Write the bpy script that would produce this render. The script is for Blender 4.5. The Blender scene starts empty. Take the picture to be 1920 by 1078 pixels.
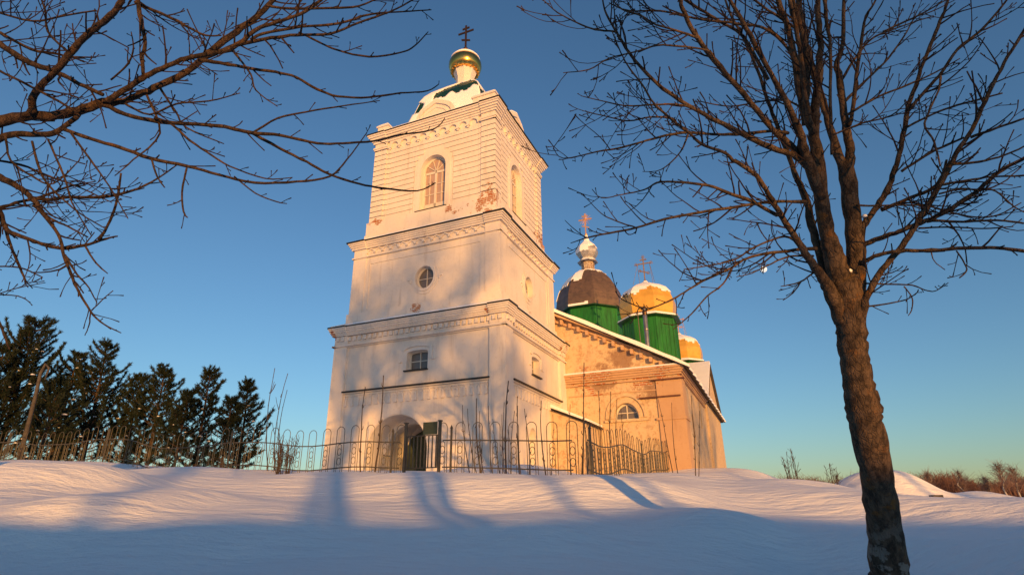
import bpy, bmesh, math, random
import numpy as np
from mathutils import Vector, Matrix, Quaternion
R = math.radians
PI = math.pi
C = bpy.context.scene.collection
scene = bpy.context.scene
rnd = random.Random(7)

# ------------------------------------------------------------------ camera
FPX, PITCH, ROLL = 1078.7, 0.3677, -0.0106
YAW = 0.4091
cam_d = bpy.data.cameras.new('camera'); cam = bpy.data.objects.new('camera', cam_d); C.objects.link(cam)
cam_d.sensor_width = 36; cam_d.lens = FPX / 1920 * 36; cam_d.clip_end = 8000; cam_d.clip_start = .05
MCAM = Matrix.Rotation(PI / 2 + PITCH, 4, 'X') @ Matrix.Rotation(ROLL, 4, 'Z')
cam.matrix_world = MCAM
scene.camera = cam


def at(u, v, d):
    """point in the place seen at photo position (u, v), d metres deep"""
    return MCAM @ Vector(((u - 960) / FPX * d, -(v - 539) / FPX * d, -d))


def atY(u, v, y):
    r = at(u, v, 1.0)
    return r * (y / r.y)


# ------------------------------------------------------------------ helpers
def mesh_obj(name, verts, faces, mat, parent=None, smooth=False, loc=None):
    me = bpy.data.meshes.new(name)
    me.from_pydata([tuple(v) for v in verts], [], faces)
    me.update()
    if mat is not None: me.materials.append(mat)
    if smooth:
        me.polygons.foreach_set('use_smooth', [True] * len(me.polygons))
    o = bpy.data.objects.new(name, me); C.objects.link(o)
    if parent is not None: o.parent = parent
    if loc is not None: o.location = loc
    return o


def thing(name, label, cat, loc=(0, 0, 0), rz=0, group=None):
    o = bpy.data.objects.new(name, None); C.objects.link(o)
    o.location = loc; o.rotation_euler = (0, 0, rz); o.empty_display_size = .3
    return tag(o, label, cat, group)


def tag(o, label, cat, group=None, kind=None):
    if label: o['label'] = label
    if cat: o['category'] = cat
    if group: o['group'] = group
    if kind: o['kind'] = kind
    return o


class MB:
    def __init__(s): s.v = []; s.f = []
    def add(s, vs, fs):
        b = len(s.v); s.v += [tuple(v) for v in vs]; s.f += [tuple(i + b for i in f) for f in fs]
    def box(s, x0, x1, y0, y1, z0, z1):
        s.add([(x0, y0, z0), (x1, y0, z0), (x1, y1, z0), (x0, y1, z0), (x0, y0, z1), (x1, y0, z1), (x1, y1, z1), (x0, y1, z1)],
              [(3, 2, 1, 0), (4, 5, 6, 7), (0, 1, 5, 4), (1, 2, 6, 5), (2, 3, 7, 6), (3, 0, 4, 7)])
    def frustum(s, a0, b0, z0, a1, b1, z1, cx=0, cy=0):
        s.add([(cx - a0, cy - b0, z0), (cx + a0, cy - b0, z0), (cx + a0, cy + b0, z0), (cx - a0, cy + b0, z0),
               (cx - a1, cy - b1, z1), (cx + a1, cy - b1, z1), (cx + a1, cy + b1, z1), (cx - a1, cy + b1, z1)],
              [(3, 2, 1, 0), (4, 5, 6, 7), (0, 1, 5, 4), (1, 2, 6, 5), (2, 3, 7, 6), (3, 0, 4, 7)])
    def lathe(s, prof, n, cx=0, cy=0, rot=0, cap=True, a0=0, a1=2 * PI):
        full = abs(a1 - a0 - 2 * PI) < 1e-6
        m = n if full else n + 1
        vs = []
        for (r, z) in prof:
            for k in range(m):
                a = rot + a0 + (a1 - a0) * k / n
                vs.append((cx + r * math.cos(a), cy + r * math.sin(a), z))
        fs = []
        for i in range(len(prof) - 1):
            for k in range(n):
                k2 = (k + 1) % m
                fs.append((i * m + k, i * m + k2, (i + 1) * m + k2, (i + 1) * m + k))
        if cap and full:
            fs.append(tuple(range(m - 1, -1, -1))); t = (len(prof) - 1) * m
            fs.append(tuple(t + k for k in range(m)))
        s.add(vs, fs)
    def tube(s, pts, rads, n=5, cap=True):
        pts = [Vector(p) for p in pts]
        m = len(pts)
        if m < 2: return
        t0 = (pts[1] - pts[0]).normalized()
        up = Vector((0, 0, 1)) if abs(t0.z) < .9 else Vector((1, 0, 0))
        nrm = t0.cross(up).normalized()
        vs = []
        for i, p in enumerate(pts):
            if i == 0: t = t0
            elif i == m - 1: t = (pts[i] - pts[i - 1])
            else: t = (pts[i + 1] - pts[i - 1])
            if t.length < 1e-9: t = t0
            t = t.normalized()
            nrm = (nrm - t * nrm.dot(t))
            nrm = nrm.normalized() if nrm.length > 1e-6 else t.orthogonal().normalized()
            b = t.cross(nrm)
            r = rads[i] if not isinstance(rads, (int, float)) else rads
            for k in range(n):
                a = 2 * PI * k / n
                q = p + nrm * (math.cos(a) * r) + b * (math.sin(a) * r)
                vs.append((q.x, q.y, q.z))
        fs = [(i * n + k, i * n + (k + 1) % n, (i + 1) * n + (k + 1) % n, (i + 1) * n + k) for i in range(m - 1) for k in range(n)]
        if cap:
            fs.append(tuple(range(n - 1, -1, -1))); fs.append(tuple((m - 1) * n + k for k in range(n)))
        s.add(vs, fs)
    def build(s, name, mat, parent=None, smooth=False, loc=None):
        return mesh_obj(name, s.v, s.f, mat, parent, smooth, loc)


def bevel(o, w=.012, seg=1):
    m = o.modifiers.new('bevel', 'BEVEL'); m.width = w; m.segments = seg; m.limit_method = 'ANGLE'; m.angle_limit = R(50)
    return o


def autosmooth(o, deg=35):
    me = o.data
    me.polygons.foreach_set('use_smooth', [True] * len(me.polygons))
    bm = bmesh.new(); bm.from_mesh(me)
    for e in bm.edges:
        if len(e.link_faces) == 2 and e.calc_face_angle(0) > R(deg): e.smooth = False
    bm.to_mesh(me); bm.free()
    return o


def cut(o, mbs):
    """carve openings for real; the cutters are deleted again"""
    tmp = []
    for mb in mbs:
        c = mb.build('opening', None); tmp.append(c)
        c.parent = o.parent; c.location = o.location
        m = o.modifiers.new('cut', 'BOOLEAN'); m.operation = 'DIFFERENCE'; m.object = c; m.solver = 'EXACT'
    dg = bpy.context.evaluated_depsgraph_get()
    me = bpy.data.meshes.new_from_object(o.evaluated_get(dg))
    o.modifiers.clear(); o.data = me
    for c in tmp: bpy.data.objects.remove(c)
    return o


# ------------------------------------------------------------------ materials
def newmat(name):
    m = bpy.data.materials.new(name); m.use_nodes = True
    nt = m.node_tree; b = nt.nodes['Principled BSDF']
    return m, nt, b


def N(nt, t, **kw):
    n = nt.nodes.new(t)
    for k, v in kw.items():
        if k.startswith('in_'):
            n.inputs[k[3:].replace('_', ' ')].default_value = v
        else: setattr(n, k, v)
    return n


def L(nt, a, b): nt.links.new(a, b)


def col(c): return (c[0], c[1], c[2], 1)


def math_node(nt, op, a, b=None, clamp=False):
    n = nt.nodes.new('ShaderNodeMath'); n.operation = op; n.use_clamp = clamp
    for i, x in enumerate((a, b)):
        if x is None: continue
        if isinstance(x, (int, float)): n.inputs[i].default_value = x
        else: L(nt, x, n.inputs[i])
    return n.outputs[0]


def mixc(nt, fac, a, b):
    n = nt.nodes.new('ShaderNodeMix'); n.data_type = 'RGBA'
    if isinstance(fac, (int, float)): n.inputs[0].default_value = fac
    else: L(nt, fac, n.inputs[0])
    for i, x in ((6, a), (7, b)):
        if isinstance(x, tuple): n.inputs[i].default_value = col(x)
        else: L(nt, x, n.inputs[i])
    return n.outputs[2]


def noise(nt, vec, scale, detail=4, rough=.55):
    n = N(nt, 'ShaderNodeTexNoise'); n.inputs['Scale'].default_value = scale
    n.inputs['Detail'].default_value = detail; n.inputs['Roughness'].default_value = rough
    if vec is not None: L(nt, vec, n.inputs['Vector'])
    return n.outputs['Fac']


def ramp(nt, x, lo, hi):
    n = nt.nodes.new('ShaderNodeMapRange'); n.inputs['From Min'].default_value = lo; n.inputs['From Max'].default_value = hi
    n.interpolation_type = 'SMOOTHSTEP'
    L(nt, x, n.inputs['Value']); return n.outputs['Result']


def bump(nt, b, h, strength=.3, dist=.02):
    n = nt.nodes.new('ShaderNodeBump'); n.inputs['Strength'].default_value = strength; n.inputs['Distance'].default_value = dist
    L(nt, h, n.inputs['Height']); L(nt, n.outputs['Normal'], b.inputs['Normal'])


def simple(name, c, rough=.6, metal=0, var=.25, scale=3, bmp=.15, bscale=40, c2=None, spec=None):
    m, nt, b = newmat(name)
    tc = N(nt, 'ShaderNodeTexCoord').outputs['Object']
    n1 = noise(nt, tc, scale)
    c2 = c2 or tuple(x * (1 - var) for x in c)
    L(nt, mixc(nt, ramp(nt, n1, .35, .65), c, c2), b.inputs['Base Color'])
    b.inputs['Roughness'].default_value = rough; b.inputs['Metallic'].default_value = metal
    if spec is not None: b.inputs['Specular IOR Level'].default_value = spec
    if bmp: bump(nt, b, noise(nt, tc, bscale), bmp, .01)
    return m


def stucco(name, base, dirt, spots, general=.70, mottle=0, brickc=((.34, .11, .045), (.42, .17, .07)), stain=None):
    """painted plaster; it has fallen off the bricks round the given spots"""
    m, nt, b = newmat(name)
    tc = N(nt, 'ShaderNodeTexCoord').outputs['Object']
    big = noise(nt, tc, .7, 5, .6); fine = noise(nt, tc, 9, 6, .65)
    # runs of dirt, drawn out downwards
    mp = N(nt, 'ShaderNodeMapping'); mp.inputs['Scale'].default_value = (3.2, 3.2, .35); L(nt, tc, mp.inputs['Vector'])
    runs = noise(nt, mp.outputs['Vector'], 1.3, 5, .65)
    c = mixc(nt, ramp(nt, big, .35, .7), base, tuple(x * k for x, k in zip(base, (.93, .92, .90))))
    c = mixc(nt, math_node(nt, 'MULTIPLY', ramp(nt, runs, .52, .78), .55), c, dirt)
    c = mixc(nt, math_node(nt, 'MULTIPLY', ramp(nt, fine, .5, .75), .25), c, dirt)
    if mottle:
        c = mixc(nt, math_node(nt, 'MULTIPLY', ramp(nt, noise(nt, tc, 5.5, 9, .78), .50, .60), mottle), c, dirt)
        c = mixc(nt, math_node(nt, 'MULTIPLY', ramp(nt, noise(nt, tc, 1.1, 7, .7), .50, .68), mottle * .8), c, (.44, .36, .28))
    if stain:
        sc, pts, = stain
        for (p, r) in pts:
            vm = N(nt, 'ShaderNodeVectorMath', operation='DISTANCE'); L(nt, tc, vm.inputs[0]); vm.inputs[1].default_value = p
            d = math_node(nt, 'DIVIDE', vm.outputs['Value'], r)
            k = math_node(nt, 'SUBTRACT', math_node(nt, 'ADD', 1.0, math_node(nt, 'MULTIPLY', math_node(nt, 'SUBTRACT', noise(nt, tc, 2.6, 6, .7), .5), 3.2)), d)
            c = mixc(nt, math_node(nt, 'MULTIPLY', ramp(nt, k, 0, .6), .75), c, sc)
    # bricks (courses 80 mm high) over the x and y faces alike
    sp = N(nt, 'ShaderNodeSeparateXYZ'); L(nt, tc, sp.inputs[0])
    cb = N(nt, 'ShaderNodeCombineXYZ'); L(nt, math_node(nt, 'ADD', sp.outputs[0], sp.outputs[1]), cb.inputs[0]); L(nt, sp.outputs[2], cb.inputs[1])
    br = N(nt, 'ShaderNodeTexBrick'); L(nt, cb.outputs[0], br.inputs['Vector'])
    br.inputs['Color1'].default_value = col(brickc[0]); br.inputs['Color2'].default_value = col(brickc[1]); br.inputs['Mortar'].default_value = (.5, .44, .36, 1)
    br.inputs['Scale'].default_value = 1; br.inputs['Brick Width'].default_value = .27; br.inputs['Row Height'].default_value = .085; br.inputs['Mortar Size'].default_value = .012
    n2 = noise(nt, tc, 3.5, 8, .72)
    mask = None
    for (p, r) in spots:
        vm = N(nt, 'ShaderNodeVectorMath', operation='DISTANCE'); L(nt, tc, vm.inputs[0]); vm.inputs[1].default_value = p
        d = math_node(nt, 'SUBTRACT', 1.0, math_node(nt, 'DIVIDE', vm.outputs['Value'], r), True)
        mask = d if mask is None else math_node(nt, 'MAXIMUM', mask, d)
    k = math_node(nt, 'MULTIPLY', mask, .42) if mask is not None else 0.0
    k = math_node(nt, 'ADD', n2, k)
    k = ramp(nt, k, general, general + .02)
    c = mixc(nt, k, c, br.outputs['Color'])
    L(nt, c, b.inputs['Base Color'])
    b.inputs['Roughness'].default_value = .85
    b.inputs['Specular IOR Level'].default_value = .25
    h = math_node(nt, 'SUBTRACT', math_node(nt, 'ADD', math_node(nt, 'MULTIPLY', noise(nt, tc, 30, 5), .35), math_node(nt, 'MULTIPLY', big, 1.0)), math_node(nt, 'MULTIPLY', k, 1.3))
    bump(nt, b, h, .45, .025)
    return m


M_white = stucco('white_stucco', (.74, .675, .615), (.42, .35, .30),
                 [((2.7, -2.7, 11.15), 1.7), ((3.0, 2.3, 11.3), 1.9), ((1.7, -2.9, 10.9), 1.0), ((-.1, -2.9, 6.95), .85), ((-3.7, -3.2, 6.2), 1.0),
                  ((-2.6, -2.7, 11.25), .9), ((3.6, 2.6, 6.5), .9), ((3.5, 0, 6.9), 1.0), ((1.0, -2.7, 11.1), .8), ((2.9, -3.2, 6.5), .5)], .825)
M_nave = stucco('bare_plaster', (.60, .46, .30), (.34, .20, .11),
                [((4.5, 3, 4.95), 1.5), ((6.8, 3, 4.8), 1.6), ((7.6, 3, 5.0), 1.4), ((8.4, 3.1, 5.0), 1.0)], .81, .6,
                stain=((.20, .11, .075), [((6.0, 3.1, 5.75), .75), ((7.3, 3.1, 4.4), .7), ((8.4, 3.1, 4.2), .5), ((5.2, 3.1, 5.0), .7), ((8.4, 3.1, 3.0), .5)]))
M_brickwork = stucco('worn_cornice_brick', (.50, .33, .21), (.30, .16, .09), [((5, 3, 5), 2.4), ((7.6, 3, 5), 1.2)], .83)
M_iron = simple('dark_sheet_iron', (.028, .024, .022), .5, .3, .4, 4)
M_frame = simple('window_paint', (.66, .61, .53), .5, 0, .1, 6)
M_green = simple('green_roof_paint', (.016, .17, .028), .42, 0, .35, 2.2, .25, 12, c2=(.010, .105, .020))
def green_mat():
    m, nt, b = newmat('faded_green_boards')
    tc = N(nt, 'ShaderNodeTexCoord').outputs['Object']
    mp = N(nt, 'ShaderNodeMapping'); mp.inputs['Scale'].default_value = (3.5, 3.5, .45); L(nt, tc, mp.inputs['Vector'])
    c = mixc(nt, ramp(nt, noise(nt, mp.outputs['Vector'], 1.4, 6, .7), .38, .66), (.014, .165, .026), (.010, .095, .018))
    c = mixc(nt, math_node(nt, 'MULTIPLY', ramp(nt, noise(nt, mp.outputs['Vector'], 2.6, 8, .75), .58, .72), .55), c, (.13, .11, .03))
    L(nt, c, b.inputs['Base Color']); b.inputs['Roughness'].default_value = .55; b.inputs['Specular IOR Level'].default_value = .3
    bump(nt, b, noise(nt, mp.outputs['Vector'], 6, 4), .35, .02)
    return m
M_green = green_mat()
M_dkgreen = simple('dark_green_roof', (.006, .045, .024), .4, 0, .3, 2)
M_trimgreen = simple('green_eave_paint', (.006, .05, .012), .4, 0, .3, 2)
M_yellow = simple('yellow_dome_metal', (.78, .44, .075), .36, .25, .18, 1.6, .12, 6)
M_silver = simple('tin_plate', (.55, .52, .48), .42, .6, .3, 5)
M_pipe = simple('steel_flue', (.36, .34, .34), .42, .8, .3, 3)
M_bronze = simple('dark_bronze', (.11, .06, .03), .4, .7, .4, 20)
M_crossgold = simple('gilded_metal', (.82, .46, .22), .42, .6, .2, 20)
M_fence = simple('fence_iron_paint', (.10, .088, .065), .6, .2, .3, 8)
M_gate = simple('faded_green_gate', (.06, .075, .04), .6, .1, .3, 5)
M_stem = simple('sapling_bark', (.060, .040, .030), .8, 0, .4, 12)
M_wood = simple('grey_weathered_wood', (.075, .062, .052), .85, 0, .4, 9)
M_dark = simple('dark_interior', (.05, .045, .035), .9, 0, .3, 2)


def gold_dome_mat():
    m, nt, b = newmat('polished_gold')
    tc = N(nt, 'ShaderNodeTexCoord').outputs['Object']
    L(nt, mixc(nt, noise(nt, tc, 5), (.92, .52, .13), (.75, .34, .06)), b.inputs['Base Color'])
    b.inputs['Metallic'].default_value = 1; b.inputs['Roughness'].default_value = .2
    bump(nt, b, noise(nt, tc, 9, 2), .12, .02)
    return m
M_gold = gold_dome_mat()


def brown_dome_mat():
    m, nt, b = newmat('oxidised_dome_sheet')
    tc = N(nt, 'ShaderNodeTexCoord').outputs['Object']
    sp = N(nt, 'ShaderNodeSeparateXYZ'); L(nt, tc, sp.inputs[0])
    fl = math_node(nt, 'FRACT', math_node(nt, 'MULTIPLY', sp.outputs[2], 1.15))
    seam = ramp(nt, fl, .0, .04)
    cell = N(nt, 'ShaderNodeTexVoronoi'); cell.inputs['Scale'].default_value = .9; L(nt, tc, cell.inputs['Vector'])
    c = mixc(nt, cell.outputs['Color'], (.165, .108, .080), (.125, .085, .066))
    c = mixc(nt, ramp(nt, noise(nt, tc, 2.5, 6, .7), .4, .7), c, (.085, .060, .050))
    c = mixc(nt, seam, (.06, .045, .04), c)
    L(nt, c, b.inputs['Base Color']); b.inputs['Roughness'].default_value = .55; b.inputs['Metallic'].default_value = .25
    bump(nt, b, math_node(nt, 'ADD', seam, math_node(nt, 'MULTIPLY', noise(nt, tc, 4), .6)), .3, .02)
    return m
M_brown = brown_dome_mat()


def glass_mat(name, c=(.10, .085, .075), rough=.18):
    m, nt, b = newmat(name)
    tc = N(nt, 'ShaderNodeTexCoord').outputs['Object']
    L(nt, mixc(nt, noise(nt, tc, 2.2), c, tuple(x * 1.7 for x in c)), b.inputs['Base Color'])
    b.inputs['Roughness'].default_value = rough; b.inputs['Specular IOR Level'].default_value = .7
    bump(nt, b, noise(nt, tc, 1.8, 2), .1, .02)
    return m
M_glass = glass_mat('dusty_glass')
M_glassup = glass_mat('curtained_glass', (.30, .21, .17), .35)


def snow_mat(name='snow', rough=True):
    m, nt, b = newmat(name)
    tc = N(nt, 'ShaderNodeTexCoord').outputs['Object']
    L(nt, mixc(nt, noise(nt, tc, .6, 5), (.86, .87, .89), (.90, .905, .915)), b.inputs['Base Color'])
    b.inputs['Roughness'].default_value = .65; b.inputs['Specular IOR Level'].default_value = .3
    b.inputs['Subsurface Weight'].default_value = 0
    mp = N(nt, 'ShaderNodeMapping'); mp.inputs['Scale'].default_value = (.8, 2.6, 1); mp.inputs['Rotation'].default_value = (0, 0, .35); L(nt, tc, mp.inputs['Vector'])
    h = math_node(nt, 'ADD', math_node(nt, 'MULTIPLY', noise(nt, mp.outputs['Vector'], 1.3, 8, .62), 3.4), math_node(nt, 'MULTIPLY', noise(nt, tc, 38, 4, .7), .35))
    bump(nt, b, h, .7, .05 if rough else .02)
    return m
M_snow = snow_mat()
M_rsnow = snow_mat('roof_snow', False)


def bark_mat(name, c1, c2, lichen=None, scale=14, patch=None):
    m, nt, b = newmat(name)
    tc = N(nt, 'ShaderNodeTexCoord').outputs['Object']
    mp = N(nt, 'ShaderNodeMapping'); mp.inputs['Scale'].default_value = (1, 1, .45); L(nt, tc, mp.inputs['Vector'])
    n1 = noise(nt, mp.outputs['Vector'], scale, 8, .7); n2 = noise(nt, tc, 2.3, 5, .65)
    c = mixc(nt, ramp(nt, n1, .38, .62), c1, c2)
    if lichen: c = mixc(nt, math_node(nt, 'MULTIPLY', ramp(nt, noise(nt, tc, 5, 7, .75), .52, .66), ramp(nt, n2, .42, .6)), c, lichen)
    if patch:
        pc, pmin, pmax = patch
        sp = N(nt, 'ShaderNodeSeparateXYZ'); L(nt, tc, sp.inputs[0])
        low = math_node(nt, 'SUBTRACT', 1.0, ramp(nt, sp.outputs[2], pmin, pmax))
        c = mixc(nt, math_node(nt, 'MULTIPLY', low, ramp(nt, noise(nt, tc, 7, 5, .6), .52, .6)), c, pc)
    L(nt, c, b.inputs['Base Color']); b.inputs['Roughness'].default_value = .9; b.inputs['Specular IOR Level'].default_value = .15
    w = N(nt, 'ShaderNodeTexVoronoi', feature='DISTANCE_TO_EDGE'); w.inputs['Scale'].default_value = scale * 1.6; L(nt, mp.outputs['Vector'], w.inputs['Vector'])
    bump(nt, b, math_node(nt, 'ADD', math_node(nt, 'MULTIPLY', n1, 1.5), math_node(nt, 'MULTIPLY', ramp(nt, w.outputs['Distance'], 0, .1), .5)), .8, .02)
    return m
M_bark = bark_mat('maple_bark', (.115, .078, .052), (.038, .027, .020), (.17, .075, .02), 15, ((.42, .37, .31), -.4, .9))
M_twig = simple('twig_bark', (.034, .020, .016), .85, 0, .35, 9, 0, spec=.2)
M_bark2 = bark_mat('branch_bark', (.085, .054, .037), (.028, .020, .016), (.12, .06, .022), 22)
M_pinebark = bark_mat('pine_bark', (.09, .06, .045), (.04, .03, .024), None, 12)
M_birch = bark_mat('birch_bark', (.5, .46, .42), (.22, .19, .17), None, 4)


def needle_mat():
    m, nt, b = newmat('pine_needles')
    tc = N(nt, 'ShaderNodeTexCoord').outputs['Object']
    L(nt, mixc(nt, ramp(nt, noise(nt, tc, 2.0, 4), .35, .65), (.010, .019, .013), (.022, .030, .018)), b.inputs['Base Color'])
    b.inputs['Roughness'].default_value = .7; b.inputs['Specular IOR Level'].default_value = .2
    return m
M_needle = needle_mat()
M_brush = simple('brush_twigs', (.17, .095, .075), .9, 0, .5, .15, 0, c2=(.10, .055, .048), spec=.1)
M_brush2 = simple('pale_birch_twigs', (.22, .15, .13), .9, 0, .4, .4, 0, spec=.1)

# ------------------------------------------------------------------ world + sun
SUN_AZ, SUN_EL = R(17), R(4.6)      # behind the camera, this far round to its right
w = bpy.data.worlds.new('World'); scene.world = w; w.use_nodes = True
nt = w.node_tree; bg = nt.nodes['Background']
sky = nt.nodes.new('ShaderNodeTexSky'); sky.sky_type = 'NISHITA'; sky.sun_disc = False
sky.sun_elevation = SUN_EL; sky.air_density = 1.0; sky.dust_density = .45; sky.ozone_density = 3.0; sky.altitude = 200
sdir = Vector((math.sin(SUN_AZ) * math.cos(SUN_EL), -math.cos(SUN_AZ) * math.cos(SUN_EL), math.sin(SUN_EL)))
sky.sun_rotation = PI - SUN_AZ
nt.links.new(sky.outputs[0], bg.inputs[0]); bg.inputs[1].default_value = .15
sl = bpy.data.lights.new('sun', 'SUN'); so = bpy.data.objects.new('sun', sl); C.objects.link(so)
sl.energy = 3.85; sl.angle = R(.55); sl.color = (1.0, .465, .10)
so.rotation_euler = (-sdir).to_track_quat('-Z', 'Y').to_euler(); so.location = (20, -40, 30)
scene.view_settings.view_transform = 'Standard'; scene.view_settings.look = 'None'
scene.view_settings.exposure = .62; scene.view_settings.gamma = 1

# ------------------------------------------------------------------ terrain
EX = Vector((math.cos(YAW), -math.sin(YAW), 0)); EY = Vector((math.sin(YAW), math.cos(YAW), 0)); O = Vector((-2.294, 22.86, 0))
def W(x, y, z=0): return O + EX * x + EY * y + Vector((0, 0, z))

def zrow(x, y, v):
    """ground height at (x, y) that puts it on photo row v"""
    lo, hi = -6, 12
    Mi = MCAM.inverted()
    for _ in range(40):
        mid = (lo + hi) / 2; q = Mi @ Vector((x, y, mid))
        row = 539 - q.y / -q.z * FPX
        if row > v: lo = mid
        else: hi = mid
    return (lo + hi) / 2

# fence line: in front of the tower, parallel to its face, then turning back along the nave
F_mid = Vector((0, 13.6, 0))
def FL(t): return F_mid + EX * t
F_end_t = 1.75
F_corner = FL(F_end_t)
ctrl = []
def cp(x, y, z): ctrl.append((x, y, z))
def cpr(x, y, row): ctrl.append((x, y, zrow(x, y, row)))
for x in (-9, -5, 0, 5, 9): cp(x, 0, -1.62)
for x in (-8, -4, 0, 4): cp(x, 3.2, -1.2)
for x in (-6, -3, 0, 3, 4.4): cp(x, 6.2, -.66)
for x in (-3.5, 0, 3): cp(x, 9.3, -.02)
_t = at(1672, 1100, 6.0)
for dx, dy in ((0, 0), (.5, .2), (-.5, .1), (0, -.5), (0, .5)): cp(_t.x + dx, _t.y + dy, zrow(_t.x + dx, _t.y + dy, 1118))
for t, row in ((-22, 868), (-16, 872), (-9, 880), (-5, 886), (-2, 889), (0, 890), (1.75, 891)):
    p = FL(t); cpr(p.x, p.y, row)
for t in (4, 9, 14):
    p = F_corner + EY * t; cpr(p.x, p.y, 893 - t * .6)
cpr(-9.5, 12, 885); cpr(-6, 9.5, 925); cpr(-10, 9, 930)
for xx in (-3.5, 0, 3.5): p = W(xx, -3.3); cp(p.x, p.y, 1.22)
for xx, yy in ((-8, 3), (-8, 20), (0, 35), (9, 4), (9, 15), (9, 30), (0, 10), (-3, 5), (4, 4)): p = W(xx, yy); cp(p.x, p.y, 1.35)
for (u, v, y) in ((1480, 893, 15.5), (1560, 912, 14), (1700, 934, 13.5), (1800, 936, 13.5), (1915, 946, 13.5), (1620, 985, 8.8), (1800, 1000, 8), (1900, 1010, 7.6)):
    r = atY(u, v, y); cp(r.x, r.y, r.z)
for (x, y) in ((13, 17.5), (16, 18), (20, 24), (30, 30), (25, 14), (12, 20), (20, 19), (18, 30), (26, 40), (40, 45), (14, 24)): cp(x, y, .02)
for (x, y) in ((-12, 25), (-20, 24), (-16, 32), (-25, 36), (-30, 24)): cp(x, y, 1.6)
for (x, y, z) in ((-14, -8, -.9), (0, -8, -1.0), (14, -8, -1.0), (-20, 5, -.8), (16, 4, -.8), (0, -30, 2.8), (20, -34, 2.7), (-20, -30, 2.6), (5, -50, 2.9), (34, -30, 3.1), (7, -26, 2.35), (-8, -27, 3.0), (3, -28, 2.9), (13, -28, 3.15), (10, -27, 2.6), (17, -29, 2.4)): cp(x, y, z)  # unseen ridge behind the camera added to keep the foreground snow in shade
for a in range(0, 360, 20):
    cp(90 * math.sin(R(a)), 90 * math.cos(R(a)), .1 if abs(a - 30) < 90 or a > 300 else 1.5)
CT = np.array(ctrl)
def mound(x, y, cx, cy, sx, sy, h, rot=0):
    c, s = math.cos(rot), math.sin(rot); dx, dy = x - cx, y - cy
    return h * np.exp(-(((c * dx + s * dy) / sx) ** 2 + ((-s * dx + c * dy) / sy) ** 2))
mA = atY(1650, 900, 19); mB = atY(1835, 930, 19)
def ground(x, y):
    x = np.asarray(x, float); y = np.asarray(y, float)
    d2 = (x[..., None] - CT[:, 0]) ** 2 + (y[..., None] - CT[:, 1]) ** 2
    wt = 1 / (d2 + .8) ** 2.0
    z = (wt * CT[:, 2]).sum(-1) / wt.sum(-1)
    z = z + 1.05 * np.exp(-((((x - mA.x) / 1.55) ** 2 + ((y - mA.y) / 1.4) ** 2) ** 1.5)) + mound(x, y, mB.x, mB.y, 1.15, 1.0, .32)
    z = z + mound(x, y, -8.6, 11.6, 3.0, 1.1, .22, -.3) + mound(x, y, -4.2, 10.2, 2.2, .9, .10)
    # wind-drifted unevenness
    z = z + .05 * np.sin(x * .9 + 1.3 * np.sin(y * .45)) * np.sin(y * .7 + .8) + .022 * np.sin(x * 2.3 + y * 1.1) * np.sin(y * 1.9 - x * .6)
    return z
def gz(x, y): return float(ground(np.array([x]), np.array([y]))[0])

def terrain():
    def axis(lo, hi, c0, c1, fine, k=1.12):
        a = list(np.arange(c0, c1, fine)); s = fine; x = c1
        while x < hi: a.append(x); s *= k; x += s
        a.append(hi); s = fine; x = c0 - fine; pre = []
        while x > lo: pre.append(x); s *= k; x -= s
        pre.append(lo); return np.array(pre[::-1] + a)
    xs = axis(-3500, 3500, -14, 20, .16); ys = axis(-3500, 3500, -2, 26, .16)
    X, Y = np.meshgrid(xs, ys)
    Z = np.zeros_like(X)
    for i in range(X.shape[0]): Z[i] = ground(X[i], Y[i])
    Rr = np.hypot(X, Y); k = np.clip((Rr - 95) / 200, 0, 1); Z = Z * (1 - k) + .05 * k
    nx, ny = len(xs), len(ys)
    vs = np.stack([X.ravel(), Y.ravel(), Z.ravel()], 1).tolist()
    fs = [(j * nx + i, j * nx + i + 1, (j + 1) * nx + i + 1, (j + 1) * nx + i) for j in range(ny - 1) for i in range(nx - 1)]
    o = mesh_obj('ground', vs, fs, M_snow, None, True)
    tag(o, 'snow covered ground rising from the path to the church fence', 'ground', kind='structure')
terrain()

# ------------------------------------------------------------------ facade tools
def fpt(face, ha, hb, s, d, z):
    if face == 'W': return (s, -hb - d, z)
    if face == 'S': return (ha + d, s, z)
    if face == 'E': return (-s, hb + d, z)
    return (-ha - d, -s, z)

def slab(mb, face, ha, hb, s0, s1, z0, z1, d0, d1):
    P = [fpt(face, ha, hb, s, d, z) for s in (s0, s1) for d in (d0, d1) for z in (z0, z1)]
    xs, ys, zs = [p[0] for p in P], [p[1] for p in P], [p[2] for p in P]
    mb.box(min(xs), max(xs), min(ys), max(ys), min(zs), max(zs))

def prism(mb, face, ha, hb, outline, d0, d1):
    """closed outline [(s, z)] pushed through from depth d0 to d1"""
    n = len(outline)
    vs = [fpt(face, ha, hb, s, d0, z) for s, z in outline] + [fpt(face, ha, hb, s, d1, z) for s, z in outline]
    mb.add(vs, [tuple(range(n - 1, -1, -1)), tuple(range(n, 2 * n))] + [(i, (i + 1) % n, n + (i + 1) % n, n + i) for i in range(n)])

def arch_outline(c, hw, z0, zs, n=16, rise=None):
    rise = hw if rise is None else rise
    pts = [(c - hw, z0), (c + hw, z0)]
    for k in range(n + 1):
        a = PI * k / n
        pts.append((c + hw * math.cos(a), zs + rise * math.sin(a)))
    return pts

def circle_outline(c, zc, r, n=28, rz=None):
    rz = rz or r
    return [(c + r * math.cos(2 * PI * k / n), zc + rz * math.sin(2 * PI * k / n)) for k in range(n)]

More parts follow.
